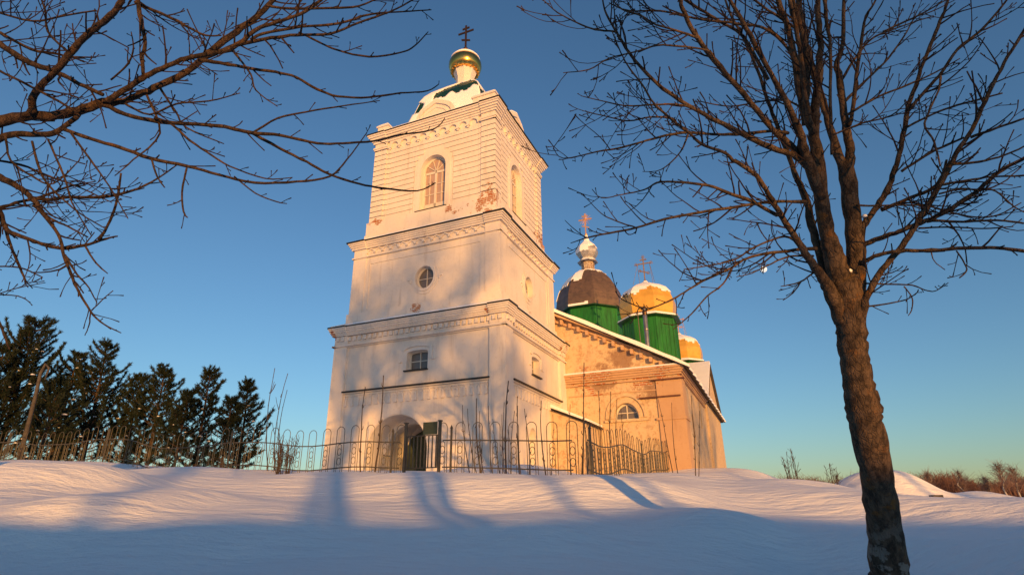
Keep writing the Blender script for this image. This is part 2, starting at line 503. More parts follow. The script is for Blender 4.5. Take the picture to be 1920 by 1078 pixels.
def ring(mb, face, ha, hb, inner, outer, d0, d1):
    n = len(inner)
    vs = []
    for d in (d0, d1):
        vs += [fpt(face, ha, hb, s, d, z) for s, z in inner]
        vs += [fpt(face, ha, hb, s, d, z) for s, z in outer]
    fs = []
    for i in range(n):
        j = (i + 1) % n
        fs += [(i, j, n + j, n + i), (2 * n + i, 2 * n + j, 3 * n + j, 3 * n + i), (i, j, 2 * n + j, 2 * n + i), (n + i, n + j, 3 * n + j, 3 * n + i)]
    mb.add(vs, fs)

FACES = ('W', 'S', 'E', 'N')
def fhw(face, ha, hb): return ha if face in 'WE' else hb

# ------------------------------------------------------------------ bell tower
ZB = 1.1
tower = thing('bell_tower', 'tall white three-tiered bell tower with arched windows and a gold onion dome', 'bell tower', (O.x, O.y, ZB), -YAW)
def tb(mb, name, mat, parent=None, smooth=False, **k):
    p = parent or tower
    return mb.build(name, mat, p, smooth, (0, 0, -ZB) if p is tower else None, **k)

ASP = .8708
H1, H2, H3 = 3.6, 3.294, 2.94
def hb_(h): return h * ASP

def cornice(mb, h, z0, steps, blk, blkw):
    """stepped cornice; the corners stand blk further out"""
    z = z0
    for dz, pr in steps:
        mb.box(-h - pr, h + pr, -hb_(h) - pr, hb_(h) + pr, z, z + dz)
        for sx in (-1, 1):
            for sy in (-1, 1):
                xa, xb = sorted((sx * (h + pr + blk), sx * (h - blkw))); ya, yb = sorted((sy * (hb_(h) + pr + blk), sy * (hb_(h) - blkw * ASP)))
                mb.box(xa, xb, ya, yb, z + .002, z + dz - .002)
        z += dz
    return z

def drip(mb, h, hb, z, blk, blkw, t=.055):
    mb.box(-h, h, -hb, hb, z, z + t)
    for sx in (-1, 1):
        for sy in (-1, 1):
            xa, xb = sorted((sx * (h + blk), sx * (h - blkw))); ya, yb = sorted((sy * (hb + blk), sy * (hb - blkw * ASP)))
            mb.box(xa, xb, ya, yb, z - .002, z + t + .002)

def window_parts(face, ha, hb, outline, depth, bars, parent, glass, border=.05, barw=.035):
    cx = sum(p[0] for p in outline) / len(outline); cz = sum(p[1] for p in outline) / len(outline)
    fr = MB()
    sc = lambda p, b: (cx + (p[0] - cx) * (1 - b / max(.2, abs(p[0] - cx) + .001)) if abs(p[0] - cx) > b else p[0], cz + (p[1] - cz) * (1 - b / max(.2, abs(p[1] - cz) + .001)) if abs(p[1] - cz) > b else p[1])
    inner = [sc(p, border) for p in outline]
    ring(fr, face, ha, hb, inner, outline, -depth, -depth + .05)
    for (a, b, wd) in bars:
        (s0, z0), (s1, z1) = a, b
        dx, dz = s1 - s0, z1 - z0; l = math.hypot(dx, dz); nx, nz = -dz / l * wd / 2, dx / l * wd / 2
        prism(fr, face, ha, hb, [(s0 + nx, z0 + nz), (s1 + nx, z1 + nz), (s1 - nx, z1 - nz), (s0 - nx, z0 - nz)], -depth + .003, -depth + .043)
    wnd = tb(fr, 'window', M_frame, parent)
    g = MB(); prism(g, face, ha, hb, outline, -depth - .02, -depth + .012)
    g.build('pane', glass, wnd)
    return wnd

# ---- lower tier
low = MB(); hc = H1 - .10
low.box(-hc, hc, -hb_(H1) + .10, hb_(H1) - .10, .3, 6.25)
lower = tb(low, 'wall', M_white)
cutters = []
def cutter(face, ha, hb, outline, depth, out=.3):
    m = MB(); prism(m, face, ha, hb, outline, -depth, out); cutters.append(m)
hb1 = hb_(H1) - .10
ARCHW = dict(c=-.58, hw=1.24, zs=1.88)
cutter('W', hc, hb1, arch_outline(-.58, 1.24, .2, 1.88, 24), 2.3)
def seg_outline(c, hw, z0, z1, rise=.08, n=8):
    return [(c - hw, z0), (c + hw, z0)] + [(c + hw * math.cos(PI * k / n), z1 - rise + rise * math.sin(PI * k / n)) for k in range(n + 1)]
WIN1 = {'W': (.10, .44), 'S': (-.12, .40), 'N': (0, .4), 'E': None}
for fc in 'WSN':
    c, hw = WIN1[fc]; cutter(fc, hc, hb1, seg_outline(c, hw, 4.66, 5.36), .32)
cutter('S', hc, hb1, arch_outline(-.55, .38, .3, 2.2, 14, .5), .5)
cut(lower, cutters); cutters = []

det = MB()
def lowdet():
    for fc in FACES:
        hw = fhw(fc, H1, hb_(H1)); pw = .60 if fc in 'WE' else .66
        a, b = (H1, hb_(H1))
        for sgn in (-1, 1):   # corner pilasters
            s0, s1 = sorted((sgn * (hw - pw), sgn * (hw - .001)))
            slab(det, fc, a, b, s0, s1, .3, 6.25 if fc in 'WE' else 6.247, -.12, 0 if fc in 'WE' else -.003)
        # string moulding under the frieze
        slab(det, fc, a, b, -hw - .07, hw + .07, 5.83, 5.89, -.12, .07 if fc in 'WE' else .067)
        slab(det, fc, a, b, -hw + pw, hw - pw, 5.79, 5.83, -.12, -.03)
        # dentils
        n = int((2 * hw) / .235)
        for i in range(n):
            s = -hw + .06 + (2 * hw - .12) * (i + .5) / n
            dd = .07 if abs(s) > hw - pw else -.03
            slab(det, fc, a, b, s - .065, s + .065, 6.05, 6.22, -.11, dd)
        # ledge with little arcade below it
        slab(det, fc, a, b, -hw + pw + .003, hw - pw - .003, 4.02, 4.06, -.11, -.02)
        slab(det, fc, a, b, -hw + pw + .003, hw - pw - .003, 3.93, 3.97, -.11, -.06)
        n = 22 if fc in 'WE' else 17
        for i in range(n):
            s = -hw + pw + (2 * hw - 2 * pw) * (i + .5) / n
            slab(det, fc, a, b, s - .035, s + .035, 3.62, 3.86, -.11, -.055)
            slab(det, fc, a, b, s - .06, s + .06, 3.56, 3.64, -.11, -.035)
            prism(det, fc, a, b, [(s - .06, 3.80), (s, 3.9), (s + .06, 3.80), (s + .06, 3.84), (s, 3.94), (s - .06, 3.84)], -.11, -.05)
        if WIN1.get(fc):     # window hoods
            c, w_ = WIN1[fc]
            inner = seg_outline(c, w_ + .10, 4.98, 5.50, .14); outer = seg_outline(c, w_ + .19, 4.98, 5.59, .18)
            for i in range(1, len(inner) - 1):
                q = [inner[i], inner[i + 1], outer[i + 1], outer[i]]
                prism(det, fc, a, b, q, -.11, -.045)
            slab(det, fc, a, b, c - w_ - .30, c - w_ - .19, 4.95, 4.99, -.11, -.045); slab(det, fc, a, b, c + w_ + .19, c + w_ + .30, 4.95, 4.99, -.11, -.045)
    # archivolt of the entrance arch
    n = 24
    for k in range(n):
        q = []
        for (r, kk) in ((1.27, k), (1.27, k + 1), (1.50, k + 1), (1.50, k)):
            an = PI * kk / n; q.append((-.58 + r * math.cos(an), 1.88 + r * math.sin(an)))
        prism(det, 'W', H1, hb_(H1), q, -.11, -.075)
lowdet()
lo_tr = tb(det, 'storey_moulding', M_white)
cor = MB(); zt = cornice(cor, H1, 6.25, [(.06, .04), (.06, .07), (.07, .11), (.07, .14), (.055, .17)], .05, .60)
bevel(tb(cor, 'cornice', M_white), .006)
ir = MB(); drip(ir, 3.805, 3.30, zt + .002, .05, .80)
for fc in FACES:
    hw = fhw(fc, H1, hb_(H1)); pw = .60 if fc in 'WE' else .66
    slab(ir, fc, H1, hb_(H1), -hw + pw - .02, hw - pw + .02, 4.063, 4.11, -.11, .055)
tb(ir, 'sheet_metal_edge', M_iron)
for fc in 'WS':
    ir = MB(); c, w_ = WIN1[fc]; slab(ir, fc, H1, hb_(H1), c - w_ - .06, c + w_ + .03, 4.60, 4.645, -.11, .0); tb(ir, 'window_sill', M_iron)
for fc in 'WSN':
    c, w_ = WIN1[fc]; o = seg_outline(c, w_, 4.66, 5.36)
    window_parts(fc, hc, hb1, o, .27, [((c, 4.68), (c, 5.34), .03), ((c - w_ + .02, 5.0), (c + w_ - .02, 5.0), .03)], tower, M_glass)
# entrance: vault rib and doors within
dr = MB(); prism(dr, 'W', hc, hb1, [( -1.75, .3), (.6, .3), (.6, 1.9), (.3, 2.6), (-.58, 3.0), (-1.4, 2.6), (-1.75, 1.9)], -2.28, -2.2)
tb(dr, 'door', M_gate)
rb = MB(); n = 20
for k in range(n):
    q = []
    for (r, kk) in ((1.05, k), (1.05, k + 1), (1.25, k + 1), (1.25, k)):
        an = PI * kk / n; q.append((-.58 + r * math.cos(an), 1.88 + r * math.sin(an)))
    prism(rb, 'W', hc, hb1, q, -1.25, -.95)
tb(rb, 'vault_rib', M_white)

# ---- snow skirts on the ledges
def skirt(h0, hb0, z0, h1, z1, name='ledge_snow'):
    mb = MB(); n = 40
    mb.frustum(h0, hb0, z0, h0 - .02, hb0 - .02, z0 + .045); 
    mb.frustum(h0 - .021, hb0 - .021, z0 + .046, h1, hb_(h1), z1)
    return tb(mb, name, M_rsnow)
skirt(3.80, 3.295, zt + .06, 3.40, zt + .26)
for_b = MB(); drip(for_b, 3.84, 3.33, zt + .0601, .02, .8, .02); 

# ---- middle tier
z2 = zt + .2
mid = MB(); mid.box(-H2 + .06, H2 - .06, -hb_(H2) + .06, hb_(H2) - .06, z2, 9.95)
middle = tb(mid, 'wall', M_white)
a2, b2 = H2 - .06, hb_(H2) - .06
RND = {'W': (.12, .40), 'S': (-.10, .40), 'N': (0, .4), 'E': (0, .4)}
for fc in FACES:
    c, r = RND[fc]; cutter(fc, a2, b2, circle_outline(c, 8.24, r, 28, .45), .24)
cut(middle, cutters); cutters = []
det = MB()
det.box(-H2 - .06, H2 + .06, -hb_(H2) - .06, hb_(H2) + .06, z2 + .003, 7.20)
for fc in FACES:
    A, B = H2, hb_(H2); hw = fhw(fc, A, B); pw = .62 if fc in 'WE' else .66; we = 0 if fc in 'WE' else -.003
    for sgn in (-1, 1):
        s0, s1 = sorted((sgn * (hw - pw), sgn * (hw - .001)))
        slab(det, fc, A, B, s0, s1, 7.202, 9.95, -.08, we)
    # raised surround leaving a sunk panel
    pi = 2.47 if fc in 'WE' else 2.02
    slab(det, fc, A, B, -hw + pw + .002, hw - pw - .002, 9.26, 9.55, -.08, -.032)
    slab(det, fc, A, B, -hw + pw + .002, hw - pw - .002, 7.202, 7.31, -.08, -.032)
    for sgn in (-1, 1):
        s0, s1 = sorted((sgn * pi, sgn * (hw - pw - .002))); slab(det, fc, A, B, s0, s1, 7.312, 9.258, -.08, -.032)
    slab(det, fc, A, B, -hw - .05, hw + .05, 9.56, 9.62, -.08, .055 + we)
    # zigzag arcade
    n = 14 if fc in 'WE' else 12; x0 = hw - pw
    for i in range(n):
        s = -x0 + 2 * x0 * (i + .5) / n; q = x0 / n
        prism(det, fc, A, B, [(s - q, 9.80), (s, 9.90), (s + q, 9.80), (s + q, 9.86), (s, 9.955), (s - q, 9.86)], -.08, -.01)
        slab(det, fc, A, B, s - q - .05, s - q + .05, 9.74, 9.83, -.08, .005)
    c, r = RND[fc]
    # round window surround with side keys
    for (ri, ro, dp) in ((r + .005, r + .10, .0), (r + .10, r + .20, -.035)):
        ring(det, fc, A, B, circle_outline(c, 8.24, ri, 32, ri * 1.12), circle_outline(c, 8.24, ro, 32, ro * 1.12), -.08, dp)
    for sgn in (-1, 1):
        s0, s1 = sorted((c + sgn * (r + .2), c + sgn * (r + .36))); slab(det, fc, A, B, s0, s1, 8.20, 8.26, -.08, -.02)
        s0, s1 = sorted((c + sgn * (r + .2), c + sgn * (r + .26))); slab(det, fc, A, B, s0, s1, 8.09, 8.198, -.08, -.02)
tb(det, 'storey_moulding', M_white)
cor = MB(); zt2 = cornice(cor, H2, 9.95, [(.08, .04), (.07, .08), (.07, .12), (.07, .16)], .05, .62)
bevel(tb(cor, 'cornice', M_white), .006)
ir = MB(); drip(ir, 3.514, 3.06, zt2 + .002, .05, .82); tb(ir, 'sheet_metal_edge', M_iron)
skirt(3.51, 3.055, zt2 + .06, 3.06, zt2 + .22)
for fc in FACES:
    c, r = RND[fc]
    window_parts(fc, a2, b2, circle_outline(c, 8.24, r, 28, .45), .19, [((c, 7.80), (c, 8.68), .022), ((c - r, 8.24), (c + r, 8.24), .022)], tower, M_glass, .035)

# ---- upper tier
z3 = zt2 + .1
up = MB(); A3, B3 = H3 - .09, hb_(H3) - .09
up.box(-A3, A3, -B3, B3, z3, 15.2)
upper = tb(up, 'wall', M_white)
UPW = {'W': (.09, .58), 'S': (-.32, .56), 'N': (0, .56), 'E': (0, .58)}
for fc in FACES:
    c, r = UPW[fc]; cutter(fc, A3, B3, arch_outline(c, r, 11.33, 13.30, 20), .27)
cut(upper, cutters); cutters = []
det = MB()
det.box(-H3 - .07, H3 + .07, -hb_(H3) - .07, hb_(H3) + .07, z3 + .004, 11.28)
det.box(-H3 - .10, H3 + .10, -hb_(H3) - .10, hb_(H3) + .10, z3 + .006, z3 + .35)
rr = random.Random(3)
for fc in FACES:
    A, B = H3, hb_(H3); hw = fhw(fc, A, B); pw = .62 if fc in 'WE' else .56; we = 0 if fc in 'WE' else -.003
    c, r = UPW[fc]
    nz = 14; ph = (14.85 - 11.31) / nz
    for i in range(nz):
        za, zb = 11.31 + i * ph, 11.31 + (i + 1) * ph - .035
        for sgn in (-1, 1):                      # rusticated corner courses
            s0, s1 = sorted((sgn * (hw - pw), sgn * (hw - .001)))
            slab(det, fc, A, B, s0, s1, za, zb, -.10, .015 + we)
            s0, s1 = sorted((sgn * (hw - pw - .13), sgn * (hw - pw - .001))); slab(det, fc, A, B, s0, s1, za, zb, -.10, -.035 + we)
        zm = (za + zb) / 2
        def clear(z):                            # half-width kept free round the window
            if z < 13.30: return r + .36
            d = (r + .36) ** 2 - (z - 13.30) ** 2
            return math.sqrt(d) if d > 0 else 0
        k = max(clear(za), clear(zb)) if za > 11.2 else r + .36
        x1 = hw - pw - .132
        if k > .05:
            slab(det, fc, A, B, -x1, c - k, za, zb, -.10, -.055); slab(det, fc, A, B, c + k, x1, za, zb, -.10, -.055)
        else: slab(det, fc, A, B, -x1, x1, za, zb, -.10, -.055)
    # window surround: pilaster strips and archivolt
    for (ra, rb_, dp) in ((r + .003, r + .22, -.03), (r + .22, r + .34, -.055)):
        for sgn in (-1, 1):
            s0, s1 = sorted((c + sgn * ra, c + sgn * rb_)); slab(det, fc, A, B, s0, s1, 11.32, 13.30, -.10, dp)
        n = 22
        for k in range(n):
            q = []
            for (rad, kk) in ((ra, k), (ra, k + 1), (rb_, k + 1), (rb_, k)):
                an = PI * kk / n; q.append((c + rad * math.cos(an), 13.30 + rad * math.sin(an)))
            prism(det, fc, A, B, q, -.10, dp)
    # corbelled arcade below the cornice
    x0 = hw - pw - .14; n = 9 if fc in 'WE' else 8
    for i in range(n):
        s = -x0 + 2 * x0 * (i + .5) / n; q = x0 / n
        m = 6
        pts = [(s - q, 15.2)] + [(s - q * .72 * math.cos(PI * k / m), 14.98 + q * .62 * math.sin(PI * k / m)) for k in range(m + 1)] + [(s + q, 15.2)]
        # spandrels as quads
        for k in range(m):
            a_, b_ = pts[1 + k], pts[2 + k]
            prism(det, fc, A, B, [a_, b_, (b_[0], 15.2), (a_[0], 15.2)], -.10, -.0)
        for sgn in (-1, 1):
            s0, s1 = sorted((s + sgn * q * .72, s + sgn * q)); slab(det, fc, A, B, s0, s1, 14.90, 15.2, -.10, 0)
        slab(det, fc, A, B, s - q - .09, s - q + .09, 14.84, 14.92, -.10, .03)
        slab(det, fc, A, B, s - q - .05, s - q + .05, 14.77, 14.842, -.10, .0)
    for sgn in (-1, 1):   # capitals
        s0, s1 = sorted((sgn * (hw - pw - .03), sgn * (hw + .03))); slab(det, fc, A, B, s0, s1, 14.86, 14.93, -.10, .045 + we)
        s0, s1 = sorted((sgn * (hw - pw - .05), sgn * (hw + .06))); slab(det, fc, A, B, s0, s1, 14.93, 15.01, -.10, .075 + we)
        s0, s1 = sorted((sgn * (hw - pw), sgn * (hw - .001))); slab(det, fc, A, B, s0, s1, 15.01, 15.2, -.10, .015 + we)
tb(det, 'storey_moulding', M_white)
cor = MB(); zt3 = cornice(cor, H3, 15.2, [(.09, .04), (.08, .09), (.09, .15), (.08, .21), (.07, .25)], .04, .62)
bevel(tb(cor, 'cornice', M_white), .006)
ir = MB(); drip(ir, 3.24, 2.83, zt3 + .002, .04, .90, .05); tb(ir, 'sheet_metal_edge', M_iron)
for fc in 'WS':
    ir = MB(); c, r = UPW[fc]; slab(ir, fc, H3, hb_(H3), c - r - .15, c + r + .15, 11.285, 11.315, -.08, .09); tb(ir, 'window_sill', M_iron)
for fc in FACES:
    c, r = UPW[fc]; z0, zs = 11.33, 13.30
    bars = [((c, z0), (c, zs), .10), ((c - r, zs - .12), (c + r, zs - .12), .10), ((c - r + .02, z0 + .22), (c + r - .02, z0 + .22), .34),
            ((c - r + .05, z0), (c - r + .05, zs - .1), .09), ((c + r - .05, z0), (c + r - .05, zs - .1), .09)]
    for sg in (-1, 1):
        bars.append(((c + sg * .285, z0 + .4), (c + sg * .285, zs - .15), .03))
        for zz in (12.15, 12.62): bars.append(((c + sg * .05, zz), (c + sg * (r - .08), zz), .03))
    for an in (36, 72, 108, 144):
        bars.append(((c, zs - .08), (c + (r - .02) * math.cos(R(an)), zs - .08 + (r + .05) * math.sin(R(an))), .03))
    window_parts(fc, A3, B3, arch_outline(c, r, z0, zs, 20), .22, bars, tower, M_glassup, .07)

# ---- tower roof
zr = zt3 + .055
mb = MB(); mb.frustum(3.22, 2.81, zr, 3.16, 2.75, zr + .09); mb.frustum(3.155, 2.745, zr + .091, 1.95, 1.75, zr + .50)
tb(mb, 'ledge_snow', M_rsnow)
def round_gable(mb, snow, face, c, hw, h, d0, d1, z0=zr + .1):
    A, B = H3, hb_(H3)
    n = 14
    def prof(hw_, h_, z0_): # keel-shaped half round
        pts = [(c - hw_, z0_), (c + hw_, z0_)]
        for k in range(n + 1):
            a = PI * k / n; tip = .12 * h_ * max(0, 1 - abs(a - PI / 2) / .35)
            pts.append((c + hw_ * math.cos(a), z0_ + .12 * h_ + h_ * .78 * math.sin(a) + tip))
        return pts
    prism(mb, face, A, B, prof(hw, h, z0), d0, d1)
    pa, pb = prof(hw, h, z0)[2:], prof(hw * .80, h * .80, z0)[2:]
    for k in range(n): prism(mb, face, A, B, [pa[k], pa[k + 1], pb[k + 1], pb[k]], d1, d1 + .06)
    pa, pb = prof(hw * .66, h * .66, z0)[2:], prof(hw * .58, h * .58, z0)[2:]
    for k in range(n): prism(mb, face, A, B, [pa[k], pa[k + 1], pb[k + 1], pb[k]], d1, d1 + .03)
    ps = prof(hw, h, z0)[2:]
    for k in range(n):
        q = [ps[k], ps[k + 1], (ps[k + 1][0] * 1.0, ps[k + 1][1] + .06), (ps[k][0], ps[k][1] + .06)]
        prism(snow, face, A, B, q, d0 - .2, d1 + .05)
for fc in FACES:
    gab = MB(); sn = MB(); round_gable(gab, sn, fc, .05 if fc == 'W' else -.12, .98, 1.0, -.75, -.10)
    tb(gab, 'round_gable', M_white); tb(sn, 'gable_snow', M_rsnow)
# corner blocks shaped as half gables
for sx in (-1, 1):
    for sy in (-1, 1):
        big = (sx == 1 and sy == -1)
        kb = MB(); ks = MB()
        ax, by = H3 * sx, hb_(H3) * sy
        wx, wy, hh = (1.05, .85, .48) if big else (.56, .50, .46)
        x0, x1 = sorted((ax - sx * .02, ax - sx * wx)); y0, y1 = sorted((by - sy * .02, by - sy * wy))
        kb.box(x0, x1, y0, y1, zr + .05, zr + hh)
        kb.box(x0 - .05, x1 + .05, y0 - .05, y1 + .05, zr + hh, zr + hh + .07)
        cxm, cym = (x0 + x1) / 2, (y0 + y1) / 2
        ks.frustum(wx / 2 + .04, wy / 2 + .04, zr + hh + .071, wx / 2 - .08, wy / 2 - .08, zr + hh + .22, cxm, cym)
        o = tb(kb, 'corner_block', M_white); o2 = tb(ks, 'block_snow', M_rsnow)
# curved hipped roof
prof = [(2.05, 0), (1.92, .6), (1.76, 1.2), (1.64, 1.7), (1.52, 2.15), (1.34, 2.55), (1.10, 2.87), (.82, 3.15), (.55, 3.42), (.40, 3.55)]
def hip(mb, prof, z0, off=0, quad=None, nseg=8):
    rings = []
    for (r, z) in prof:
        a, b = r + off, r * .9 + off; rg = []
        for (x0, y0, x1, y1) in ((-1, -1, 1, -1), (1, -1, 1, 1), (1, 1, -1, 1), (-1, 1, -1, -1)):
            for k in range(nseg): t = k / nseg; rg.append(((x0 + (x1 - x0) * t) * a, (y0 + (y1 - y0) * t) * b, z0 + z))
        rings.append(rg)
    n = nseg * 4; vs = [p for rg in rings for p in rg]
    fs = [(i * n + k, i * n + (k + 1) % n, (i + 1) * n + (k + 1) % n, (i + 1) * n + k) for i in range(len(rings) - 1) for k in range(n)]
    if quad: fs = [f for f in fs if quad(f, vs)]
    mb.add(vs, fs)
def fineprof(prof, m=4):
    out = []
    for (a, b) in zip(prof[:-1], prof[1:]):
        for k in range(m): out.append((a[0] + (b[0] - a[0]) * k / m, a[1] + (b[1] - a[1]) * k / m))
    return out + [prof[-1]]
rf = MB(); hip(rf, prof, zr + .1); roof = tb(rf, 'roof', M_dkgreen)
def snow_keep(f, vs):
    x = sum(vs[i][0] for i in f) / 4; y = sum(vs[i][1] for i in f) / 4; z = sum(vs[i][2] for i in f) / 4 - zr
    wob = .12 * math.sin(x * 5 + 1) + .10 * math.sin(x * 11)
    if y < 0 and abs(y) * 1.11 >= abs(x) - .05:     # street side: snow slid off to the right and at the far left
        lo = 2.15 + wob * .8; hi = 3.30 - .55 * max(0, -(x - .2)) + wob * .5
        if x > -.8 and lo < z < hi: return False
        if x < -1.25 and 1.45 < z < 2.2 + wob: return False
    if x > 0 and abs(x) > abs(y) * 1.11 and .6 < z < 2.3 + .15 * math.sin(y * 7): return False
    return True
rs = MB(); hip(rs, fineprof(prof, 5), zr + .1, .05, snow_keep, 40)
o = tb(rs, 'roof_snow', M_rsnow, smooth=True)
sm = o.modifiers.new('thick', 'SOLIDIFY'); sm.thickness = .055; sm.offset = -.2
# neck, dome, cross
ztop = zr + 3.55
mb = MB(); mb.lathe([(.56, ztop - .25), (.54, ztop), (.46, ztop + .10)], 24, .08, 0); tb(mb, 'neck_snow', M_rsnow, smooth=True)
mb = MB(); n0 = ztop + .05
mb.lathe([(.43, n0 - .3), (.44, n0 + .52), (.455, n0 + .55), (.60, n0 + 1.0), (.62, n0 + 1.06)], 8, .08, 0, PI / 8); tb(mb, 'drum', M_white)
zd = n0 + .93
mb = MB(); D = [(.58, .0), (.68, .06), (.77, .18), (.82, .36), (.81, .56), (.73, .76), (.58, .94), (.40, 1.07), (.22, 1.18), (.10, 1.30), (.06, 1.42)]
mb.lathe([(r, zd + z) for r, z in D], 28, .08, 0); dome = autosmooth(tb(mb, 'dome', M_gold), 40)
# scalloped rim
mb = MB()
for k in range(20):
    a = 2 * PI * k / 20; mb.lathe([(.0, zd - .03), (.07, zd + .0), (.09, zd + .08), (.05, zd + .13)], 6, .08 + .66 * math.cos(a), .66 * math.sin(a))
tb(mb, 'dome_rim', M_gold)
mb = MB(); sp = [(.72, .82), (.60, .97), (.42, 1.10), (.24, 1.21), (.12, 1.33)]
mb.lathe([(.735, zd + .76)] + [(r + .02, zd + z) for r, z in sp] + [(.08, zd + 1.36)], 28, .08, 0); tb(mb, 'dome_snow', M_rsnow, smooth=True)
def orthodox_cross(parent, x, y, z, h, mat, ball=.12, rays=False, trefoil=False, wires=0, zoff=0, tk=None, name='cross'):
    mb = MB(); t = tk or h * .028
    mb.lathe([(.02, z - .12), (.05, z)] + [(max(.02, ball * math.sin(PI * k / 8)), z + ball - ball * math.cos(PI * k / 8)) for k in range(1, 8)] + [(.03, z + 2 * ball)], 14, x, y)
    zb = z + 2 * ball - .02
    mb.box(x - t, x + t, y - t * .6, y + t * .6, zb, zb + h)
    bw = h * .30
    mb.box(x - bw, x + bw, y - t * .61, y + t * .61, zb + h * .70 - t, zb + h * .70 + t)
    mb.box(x - bw * .45, x + bw * .45, y - t * .61, y + t * .61, zb + h * .87 - t, zb + h * .87 + t)
    # slanting foot bar
    dz = bw * .22
    mb.add([(x - bw * .55, y + s * t * .62, zb + h * .34 + dz + q) for s in (-1, 1) for q in (-t, t)] + [(x + bw * .55, y + s * t * .62, zb + h * .34 - dz + q) for s in (-1, 1) for q in (-t, t)],
           [(0, 1, 3, 2), (4, 6, 7, 5), (0, 4, 5, 1), (2, 3, 7, 6), (0, 2, 6, 4), (1, 5, 7, 3)])
    if rays:
        for k in range(16):
            an = 2 * PI * (k + .5) / 16; ln = h * (.30 if k % 2 else .24)
            c0 = Vector((x, y, zb + h * .70)); mb.tube([c0, c0 + Vector((math.cos(an), 0, math.sin(an))) * ln], [t * .55, t * .3], 4)
    if trefoil:
        for (cx_, cz) in ((x - bw, zb + h * .70), (x + bw, zb + h * .70), (x, zb + h), (x - bw * .55, zb + h * .34 + dz), (x + bw * .55, zb + h * .34 - dz)):
            for k in range(3):
                an = 2 * PI * k / 3 + PI / 2
                mb.tube([(cx_ + t * 1.5 * math.cos(an) + t * 1.6 * math.cos(q), y, cz + t * 1.5 * math.sin(an) + t * 1.6 * math.sin(q)) for q in [2 * PI * j / 8 for j in range(9)]], t * .45, 4)
    for k in range(wires):
        sx_ = (-1, 1)[k % 2]; mb.tube([(x + sx_ * bw * .8, y, zb + h * .68), (x + sx_ * bw * (1.4 if k < 2 else .9), y + (-1 if k < 2 else 1) * .5, z - .25)], .012, 4)
    return mb.build(name, mat, parent, False, (0, 0, zoff))
orthodox_cross(tower, .08, 0, zd + 1.38, 1.45, M_bronze, .13, zoff=-ZB, tk=.045)

# ------------------------------------------------------------------ church
ZC = 1.2
church = thing('church', 'ochre plastered church with snowy gabled roof behind the bell tower, green drums and onion domes', 'church', (O.x, O.y, ZC), -YAW)
def cb(mb, name, mat, parent=None, smooth=False):
    p = parent or church
    return mb.build(name, mat, p, smooth, (0, 0, -ZC) if p is church else None)
NX, NY0, NY1 = 8.30, 3.16, 19.9
ZE, ZR, SL = 5.27, 9.95, .556
# body with the gable front
mb = MB()
mb.add([(-NX, NY0, .3), (NX, NY0, .3), (NX, NY0, ZE), (0, NY0, ZE + NX * SL), (-NX, NY0, ZE),
        (-NX, NY1, .3), (NX, NY1, .3), (NX, NY1, ZE), (0, NY1, ZE + NX * SL), (-NX, NY1, ZE)],
       [(0, 1, 2, 3, 4), (9, 8, 7, 6, 5), (0, 5, 6, 1), (1, 6, 7, 2), (2, 7, 8, 3), (3, 8, 9, 4), (4, 9, 5, 0)])
body = cb(mb, 'wall', M_nave)
# faces: front = 'W' with hb=-NY0 shift -> use dedicated coordinates
def npt(s, d, z): return (s, NY0 - d, z)
def nprism(mb, outline, d0, d1):
    n = len(outline); vs = [npt(s, d0, z) for s, z in outline] + [npt(s, d1, z) for s, z in outline]
    mb.add(vs, [tuple(range(n - 1, -1, -1)), tuple(range(n, 2 * n))] + [(i, (i + 1) % n, n + (i + 1) % n, n + i) for i in range(n)])
LC, LR, LZ = 6.06, .50, 3.30
lun = arch_outline(LC, LR, LZ, LZ + .05, 18, .60)
m1 = MB(); nprism(m1, lun, -.35, .3)
m2 = MB(); m2.box(NX - .4, NX + .3, 9.0, 9.5, 3.5, 4.7)
m3 = MB(); m3.box(NX - .4, NX + .3, 5.6, 6.1, 2.5, 3.7)
cut(body, [m1, m2, m3])
# lunette window
fr = MB()
for k in range(18):
    q = []
    for (rr_, kk) in ((.88, k), (.88, k + 1), (1.0, k + 1), (1.0, k)):
        an = PI * kk / 18; q.append((LC + LR * rr_ * math.cos(an), LZ + .05 + .60 * rr_ * math.sin(an)))
    nprism(fr, q, -.25, -.19)
nprism(fr, [(LC - .02, LZ), (LC + .02, LZ), (LC + .02, LZ + .62), (LC - .02, LZ + .62)], -.248, -.2)
nprism(fr, [(LC - LR, LZ + .27), (LC + LR, LZ + .27), (LC + LR, LZ + .30), (LC - LR, LZ + .30)], -.248, -.2)
nprism(fr, [(LC - LR, LZ), (LC + LR, LZ), (LC + LR, LZ + .05), (LC - LR, LZ + .05)], -.25, -.19)
wn = cb(fr, 'window', M_frame)
g = MB(); nprism(g, lun, -.28, -.235); g.build('pane', M_glass, wn)
tr = MB()
for (r0, r1, dp) in ((1.02, 1.30, .03), (1.45, 1.68, .06)):
    for k in range(20):
        q = []
        for (rr_, kk) in ((r0, k), (r0, k + 1), (r1, k + 1), (r1, k)):
            an = PI * kk / 20; q.append((LC + LR * rr_ * math.cos(an), LZ + .05 + .60 * rr_ * math.sin(an)))
        nprism(tr, q, -.01, dp)
nprism(tr, [(LC - .88, LZ - .09), (LC + .9, LZ - .09), (LC + .9, LZ - .005), (LC - .88, LZ - .005)], -.01, .09)
cb(tr, 'window_surround', M_nave)
